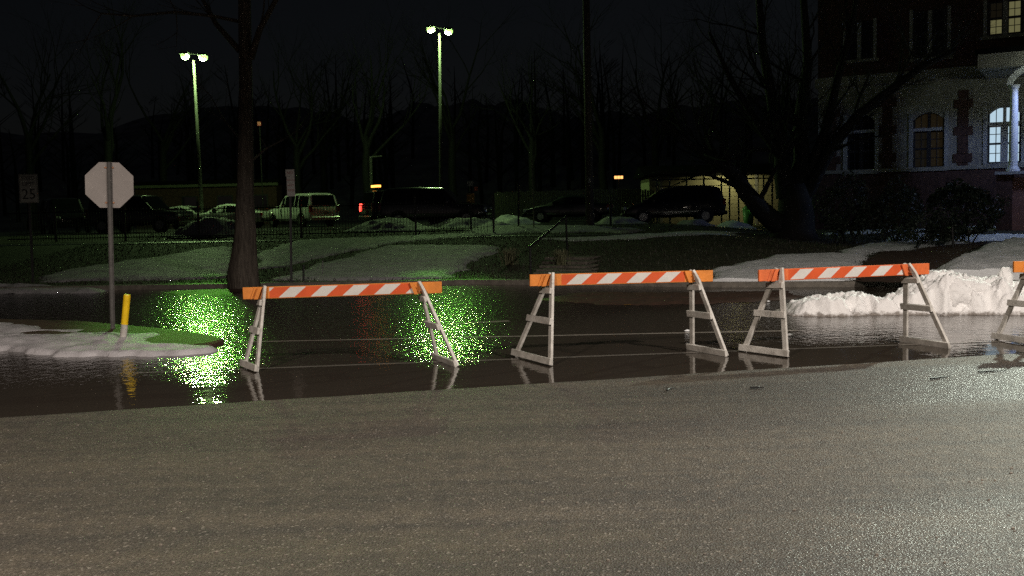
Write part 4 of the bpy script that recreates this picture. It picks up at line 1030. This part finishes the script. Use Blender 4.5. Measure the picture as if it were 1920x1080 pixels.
# ================================================================ BUILDINGS
# stone and brick hall on the right
PSI = R(30); E = Vector((math.cos(PSI), -math.sin(PSI), 0)); NN = Vector((-math.sin(PSI), -math.cos(PSI), 0)); A0 = Vector((X(1740, 46, 265), 46, 0))
def fac(px, py, o=0.0):
    rr = ray(px, py); t = (A0+NN*o-CP).dot(NN)/rr.dot(NN); q = CP+rr*t
    return (q-A0).dot(E), q.z
def fpt(s, o, z): return A0+E*s+NN*o+Vector((0, 0, z))
zb = .2
hall = thing('hall', 'large brick and limestone hall with arched ground floor windows at the right', 'building', A0)
def fbox(mb, s0, s1, o0, o1, z0, z1):
    c = E*((s0+s1)/2)+NN*((o0+o1)/2)+Vector((0, 0, (z0+z1)/2)); mb.box(c, (s1-s0, abs(o1-o0), z1-z0), -PSI); return mb
sL = fac(1534, 300)[0]; sR = 16.0
zBase = fac(1740, 320)[1]; zBand = fac(1740, 150)[1]
wins = [(fac(1614, 300)[0], .62, *[fac(1614, y)[1] for y in (321, 214)], 'glassdk'), (fac(1740.5, 300)[0], .66, *[fac(1740, y)[1] for y in (315, 211)], 'glassdim'), (fac(1882, 300)[0], .66, *[fac(1882, y)[1] for y in (306, 199)], 'glasslit')]
# ground floor stone: piers between openings, lintels and aprons
cuts = []
for s, hw, z0, z1, gm in wins: cuts.append((s-hw, s+hw, z0, z1))
k = MB(); cur = sL
for s0, s1, z0, z1 in cuts:
    fbox(k, cur, s0, -.5, 0, zBase, zBand); fbox(k, s0, s1, -.5, 0, z1, zBand); fbox(k, s0, s1, -.5, 0, zBase, z0); cur = s1
fbox(k, cur, sR, -.5, 0, zBase, zBand); k.build('stone_wall', 'stone', hall)
k = MB(); fbox(k, sL-.1, sR, -9, .12, zb-.6, zBase); k.build('basement_wall', 'brick', hall)
k = MB(); fbox(k, sL-.15, sR, -.2, .2, zBase-.002, zBase+.16); k.build('water_table', 'stone', hall)
k = MB(); fbox(k, sL-.12, sR, -.3, .14, zBand, zBand+.45); k.build('band_course', 'stone', hall)
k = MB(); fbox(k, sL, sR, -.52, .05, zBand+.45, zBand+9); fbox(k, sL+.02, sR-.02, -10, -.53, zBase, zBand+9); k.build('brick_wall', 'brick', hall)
def arch_poly(hw, z0, zs, z1, n=8):
    pts = [(-hw, z0), (hw, z0), (hw, zs)]
    for i in range(1, n): 
        f = i/n; pts.append((hw*math.cos(math.pi*f), zs+(z1-zs)*math.sin(math.pi*f)**.9))
    return pts+[(-hw, zs)]
UPZ = Vector((0, 0, 1))
def window(s, hw, z0, z1, gm, arched=True, o=-.16):
    h = z1-z0; zt = z0+h*.70; zs = z1-.28
    fm = MB(); c0 = E*s+NN*o
    for a in (-1, 1): fm.box(c0+E*(a*(hw-.04))+UPZ*((z0+z1)/2), (.08, .14, h), -PSI)
    fm.box(c0+UPZ*(z1-.03), (hw*2-.16, .14, .06), -PSI); fm.box(c0+UPZ*(z0+.03), (hw*2-.16, .14, .06), -PSI)
    w = fm.build('window', 'sash', hall)
    # panes: two tall lights and two transom lights
    for a in (-1, 1):
        cw = hw-.14
        q = MB(); q.box(c0+E*(a*(hw*.5))-NN*.03+UPZ*((z0+zt-.12)/2+.03), (cw, .02, zt-z0-.22), -PSI); q.build('pane', gm if not (gm == 'glassdim' and a < 0) else 'glassfaint', w)
        q = MB(); pw = cw/2
        pts = [(-pw, 0), (pw, 0)]
        for i in range(7):
            u = pw-2*pw*i/6; xw = (a*hw*.5+u)/hw; pts.append((u, (z1-zt-.1)*(1-.55*min(1, abs(xw))**2.2)))
        q.prism(pts, c0+E*(a*hw*.5)-NN*.02+UPZ*(zt+.06), E, UPZ, -NN, .02); q.build('pane', gm, w)
        mt = MB()
        mt.box(c0+E*(a*hw*.5)+UPZ*((z0+zt-.06)/2), (.035, .05, zt-z0-.16), -PSI)
        for f in (.5,): mt.box(c0+E*(a*hw*.5)+NN*.004+UPZ*(z0+(zt-z0)*f), (cw, .06, .09), -PSI)
        for f in (.26, .74): mt.box(c0+E*(a*hw*.5)+NN*.004+UPZ*(z0+(zt-z0)*f), (cw, .05, .03), -PSI)
        mt.box(c0+E*(a*hw*.5)+UPZ*((zt+z1)/2), (.03, .05, z1-zt-.1), -PSI)
        mt.build('muntin', 'sash', w)
    q = MB(); q.box(c0+UPZ*((z0+zt)/2), (.17 if gm != 'glasslit' else .30, .16, zt-z0-.06), -PSI); q.box(c0+UPZ*((zt+z1)/2+.04), (.10, .15, z1-zt-.1), -PSI); q.build('mullion', 'sash' if gm != 'glasslit' else 'trim', w)
    q = MB(); q.box(c0+NN*.05+UPZ*zt, (hw*2-.02, .16, .14), -PSI); q.build('transom', 'trim', w)
    # arched spandrel hiding the square corners
    q = MB()
    for a in (-1, 1):
        pts = [(a*hw, z1+.02), (a*hw, z1-.34)]+[(a*hw*(1-i/6.0), z1-.34*(1-i/6.0)**2.0) for i in range(1, 7)]+[(0, z1+.02)]
        if a > 0: pts = pts[::-1]
        q.prism(pts, E*s+NN*(-.08), E, UPZ, NN, .06)
    q.build('arch_spandrel', 'stone', w)
    q = MB(); q.box(E*s+NN*.06+UPZ*(z0-.07), (hw*2+.3, .3, .14), -PSI); q.build('sill', 'stone', w)
    for a in (-1, 1):
        q = MB(); q.box(E*(s+a*(hw+.09))+NN*.03+UPZ*((z0+z1)/2), (.16, .08, h), -PSI); q.build('jamb', 'trim', w)
for s, hw, z0, z1, gm in wins: window(s, hw, z0, z1, gm)
# brick quoin panels between the windows, blocks uneven as they are
for px, y0, y1 in ((1664, 165, 321), (1806, 168, 321), (1560, 190, 322)):
    s = fac(px, 250)[0]; zt = fac(px, y0)[1]; zl_ = fac(px, y1)[1]; nb = 9
    for i in range(nb):
        wv = .78 if i % 3 == 1 else .42
        k = MB(); z0 = zl_+(zt-zl_)*i/nb; z1 = zl_+(zt-zl_)*(i+1)/nb-.02
        fbox(k, s-wv/2, s+wv/2, .001, .05+.012*(i % 2), z0, z1); k.build('quoin_block', 'brick', hall)
# upper windows
def upper(px, y0, y1, hw, gm, pair=False):
    s = fac(px, y1)[0]; z0 = fac(px, y1)[1]; z1 = fac(px, y0)[1]
    k = MB(); fbox(k, s-hw, s+hw, .05, .09, z0, z1); w = k.build('window', 'sash', hall)
    for a in (-1, 1):
        k = MB(); fbox(k, s+a*(hw+.07)-.07, s+a*(hw+.07)+.07, .05, .16, z0-.1, z1+.1); k.build('jamb', 'trim', w)
        for zz0, zz1 in ((.06, .46), (.54, .95)):
            g_ = gm if not (gm == 'glassup' and a < 0 and zz0 > .5) else 'glassfaint'
            k = MB(); c = s+a*hw*.5; fbox(k, c-hw*.30, c+hw*.30, .091, .10, z0+(z1-z0)*zz0, z0+(z1-z0)*zz1); k.build('pane', g_, w)
            k = MB(); fbox(k, c-.015, c+.015, .101, .115, z0+(z1-z0)*zz0, z0+(z1-z0)*zz1); fbox(k, c-hw*.3, c+hw*.3, .1015, .112, z0+(z1-z0)*(zz0+zz1)/2-.015, z0+(z1-z0)*(zz0+zz1)/2+.015); k.build('muntin', 'sash', w)
    k = MB(); fbox(k, s-.09, s+.09, .05, .15, z0, z1); k.build('mullion', 'trim', w)
    k = MB(); fbox(k, s-hw-.25, s+hw+.25, .05, .22, z0-.14, z0-.001); k.build('sill', 'stone', w)
upper(1885, 2, 66, .72, 'glassup'); upper(1612, 42, 112, .62, 'glassdk'); upper(1744, 20, 108, .72, 'glassdk')
# portico at the right
O1 = 4.2
sP, _ = fac(1882, 380, O1); sC, zc0 = fac(1897, 321, O1); zc1 = fac(1897, 158, O1)[1]
port = None
k = MB(); fbox(k, sP-.28, sP+.30, O1-.7, O1, zb-.5, zc0-.12); port = k.build('portico', 'brick', hall)
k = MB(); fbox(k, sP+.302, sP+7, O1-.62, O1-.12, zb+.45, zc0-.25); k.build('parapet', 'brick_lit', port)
k = MB(); fbox(k, sP+.302, sP+7, O1-.7, O1-.05, zb-.5, zb+.448); k.build('plinth', 'brick', port)
k = MB(); fbox(k, sP-.34, sP+7, O1-.78, O1+.08, zc0-.119, zc0-.0); k.build('coping', 'trim', port)
ccn = E*(sC+.02)+NN*(O1-.36)
k = MB(); hC = zc1-zc0
k.tube([ccn+UPZ*(zc0+.001), ccn+UPZ*(zc0+.10)], .26, 20); k.tube([ccn+UPZ*(zc0+.101), ccn+UPZ*(zc0+.2)], [.22, .19], 20)
for i in range(1): k.tube([ccn+UPZ*(zc0+.2), ccn+UPZ*(zc0+hC*.5), ccn+UPZ*(zc1-.18)], [.17, .165, .14], 20)
k.tube([ccn+UPZ*(zc1-.18), ccn+UPZ*(zc1-.06), ccn+UPZ*zc1], [.15, .21, .23], 20); k.build('column', 'column', port, smooth=False)
ar = MB(); N = 14; W2 = 2.0
for i in range(N):
    t0, t1 = math.pi*(1-i/N), math.pi*(1-(i+1)/N); cc = sC+W2-.15
    p0 = E*(cc+W2*math.cos(t0))+NN*(O1-.36)+UPZ*(zc1+.002+.9*math.sin(t0)); p1 = E*(cc+W2*math.cos(t1))+NN*(O1-.36)+UPZ*(zc1+.002+.9*math.sin(t1))
    ar.bar(p0, p1, .2, .42, NN)
ar.build('arch', 'column', port)
zE0 = fac(1860, 128, O1)[1]
k = MB(); fbox(k, sP-1.0, sP+8, -.0+.21, O1+.25, zE0, zE0+.55); k.build('entablature', 'stone', port)
k = MB(); fbox(k, sP-1.1, sP+8, .21, O1+.4, zE0+.552, zE0+.75); k.build('cornice', 'roofing', port)
q = A0+E*(sP+2.4)+NN*(O1+1.1)+Vector((0, 0, zE0-.4))
k = MB(); k.sphere(q-A0, .16, 12, 8); pl_ = k.build('porch_lamp', 'lens_c', port)
lamp('porch_light', q-A0-Vector((0, 0, .35)), 300, (.36, .5, 1.0), .15, port, spot=R(115), aim=E*(sP-.5)+NN*(O1+.3)+UPZ*2.2)

# dim brick building far left
d = 84; xa, xb = X(255, d), X(520, d); zg = gz((xa+xb)/2, d); zt = P(350, 346, d).z
r = thing('brick_building', 'low dim red brick building behind the left parked cars', 'building', ((xa+xb)/2, d, zg-.5)); w = xb-xa; h = zt-zg+.5
k = MB(); k.box((0, 4, h/2), (w, 8, h)); k.build('wall', 'brick', r)
k = MB(); k.box((0, 4, h+.15), (w+.6, 8.6, .3)); k.build('roof', 'roofing', r)
k = MB(); k.box((0, -.2, h-.12), (w+.4, .2, .22)); k.build('fascia', 'board', r)
for i in range(4):
    k = MB(); k.box((-w/2+1.6+i*2.9, -.03, h-1.5), (1.3, .06, 1.1)); ww = k.build('window', 'sash', r)
    k = MB(); k.box((-w/2+1.6+i*2.9, -.065, h-1.5), (1.12, .02, .92)); k.build('pane', 'glassdk', ww)

# ================================================================ SHRUBS
def shrub(name, label, px0, px1, ytop, ybot, d, n, leaf=.05, seed=1, m='leaf', deep=.8, cat='shrub'):
    rng = np.random.RandomState(seed); x0, x1 = X(px0, d), X(px1, d); cx = (x0+x1)/2; z0 = gz(cx, d); zt = P((px0+px1)/2, ytop, d).z-z0
    r = thing(name, label, cat, (cx, d, z0), 0, 'evergreen shrubs along the hall'); hw = (x1-x0)/2
    pts = rng.normal(size=(n*4, 3)); pts /= np.linalg.norm(pts, axis=1)[:, None]; pts *= rng.uniform(.45, 1.0, (n*4, 1))**.5
    rad = 1+.5*fbm(pts[:, 0]*2.2+seed, pts[:, 2]*2.2+pts[:, 1], seed, 3); pts *= rad[:, None]
    cl = fbm(pts[:, 0]*4+5, pts[:, 2]*4+pts[:, 1]*2, seed+2, 2); pts = pts[cl > -.18][:n]; n = len(pts)
    c = pts*np.array([hw, deep, zt*.52])+np.array([0, 0, zt*.52]); ok = c[:, 2] > .03; c = c[ok]; n = len(c)
    a = rng.normal(size=(n, 3)); a /= np.linalg.norm(a, axis=1)[:, None]; bb = np.cross(a, rng.normal(size=(n, 3))); bb /= np.linalg.norm(bb, axis=1)[:, None]
    L = leaf*rng.uniform(.7, 1.5, (n, 1))
    vs = np.stack([c-a*L, c+bb*L*.5, c+a*L, c-bb*L*.5], 1).reshape(-1, 3)
    me = bpy.data.meshes.new('foliage'); me.from_pydata(vs.tolist(), [], np.arange(4*n).reshape(-1, 4).tolist()); me.update()
    o = link('foliage', me, m, r); o['kind'] = 'stuff'
    k = MB(); rg = random.Random(seed)
    for i in range(7): branches(k, Vector((rg.uniform(-.4, .4)*hw, rg.uniform(-.3, .3)*deep, -.1)), unit((rg.gauss(0, .4), rg.gauss(0, .3), 1)), zt*.7, .03, 2, 4, rg)
    k.build('stem', 'barkdk', r); return r
shrub('evergreen_shrub', 'dark rounded shrub right of the many stemmed tree', 1535, 1640, 338, 432, 37, 4200, seed=81)
shrub('evergreen_shrub', 'dark wide shrub below the dim amber window', 1620, 1735, 342, 432, 37, 4200, seed=83)
shrub('evergreen_shrub', 'tall shrub with bluish lit leaves beside the portico pier', 1725, 1868, 336, 428, 36, 5200, .06, seed=85)
shrub('evergreen_shrub', 'low dark shrub at the foot of the hall steps', 1690, 1800, 400, 436, 34, 1600, .04, seed=87, deep=.5)

# ================================================================ ROAD DEBRIS
rng = random.Random(12); k = MB()
for i in range(210):
    px, py = rng.uniform(-60, 1980), rng.uniform(700, 1090)
    q = PZ(px, py, .03)
    if q.y > float(seam_y(q.x))-.15: continue
    s = rng.uniform(.004, .011); k.sphere(q+Vector((0, 0, s*.3)), s, 5, 3, (1.2, 1, .7))
tag(k.build('gravel', 'kerb'), 'loose grit scattered on the asphalt road', 'gravel', kind='stuff')
for i, (px, py, L, a, lb) in enumerate(((1862, 696, .34, .1, 'dark broken twig lying on the road below the snow pile'), (1765, 708, .30, .35, 'curved dark twig lying on the bright wet road'), (1258, 729, .16, .9, 'short dark twig on the road below the middle barricade'), (1420, 727, .14, -.2, 'tiny dark twig on the road below the reddish barricade'))):
    q = PZ(px, py, .045); k = MB(); v = Vector((math.cos(a), math.sin(a), 0)); n = Vector((-v.y, v.x, 0))
    k.tube([-v*L/2, n*.02, v*L/2+n*.01], [.012, .01, .004], 5); k.tube([n*.015, v*L*.2+n*.08], [.006, .003], 4)
    o = k.build('twig', 'black'); o.location = q; tag(o, lb, 'twig', 'twigs on the road')
for i, (px, py, lb) in enumerate(((1440, 565, 'small pale ice lump near the far kerb'), (1480, 628, 'small ice lump on the far crosswalk line'), (1288, 620, 'tiny ice lump beside the barricade leg'))):
    q = PZ(px, py, .02); o = lumpball(q, .03, (1.3, 1, .6), 50+i, 'snow', 'ice_lump'); tag(o, lb, 'ice lump', 'ice lumps in the flooded street')

# lettering becomes plain mesh
dg = bpy.context.evaluated_depsgraph_get()
for o in [o for o in S.objects if o.type == 'FONT']:
    me = bpy.data.meshes.new_from_object(o.evaluated_get(dg)); nm = o.name; pa = o.parent; mw = o.matrix_local.copy()
    bpy.data.objects.remove(o); n = bpy.data.objects.new(nm, me); COL.objects.link(n); n.parent = pa; n.matrix_local = mw
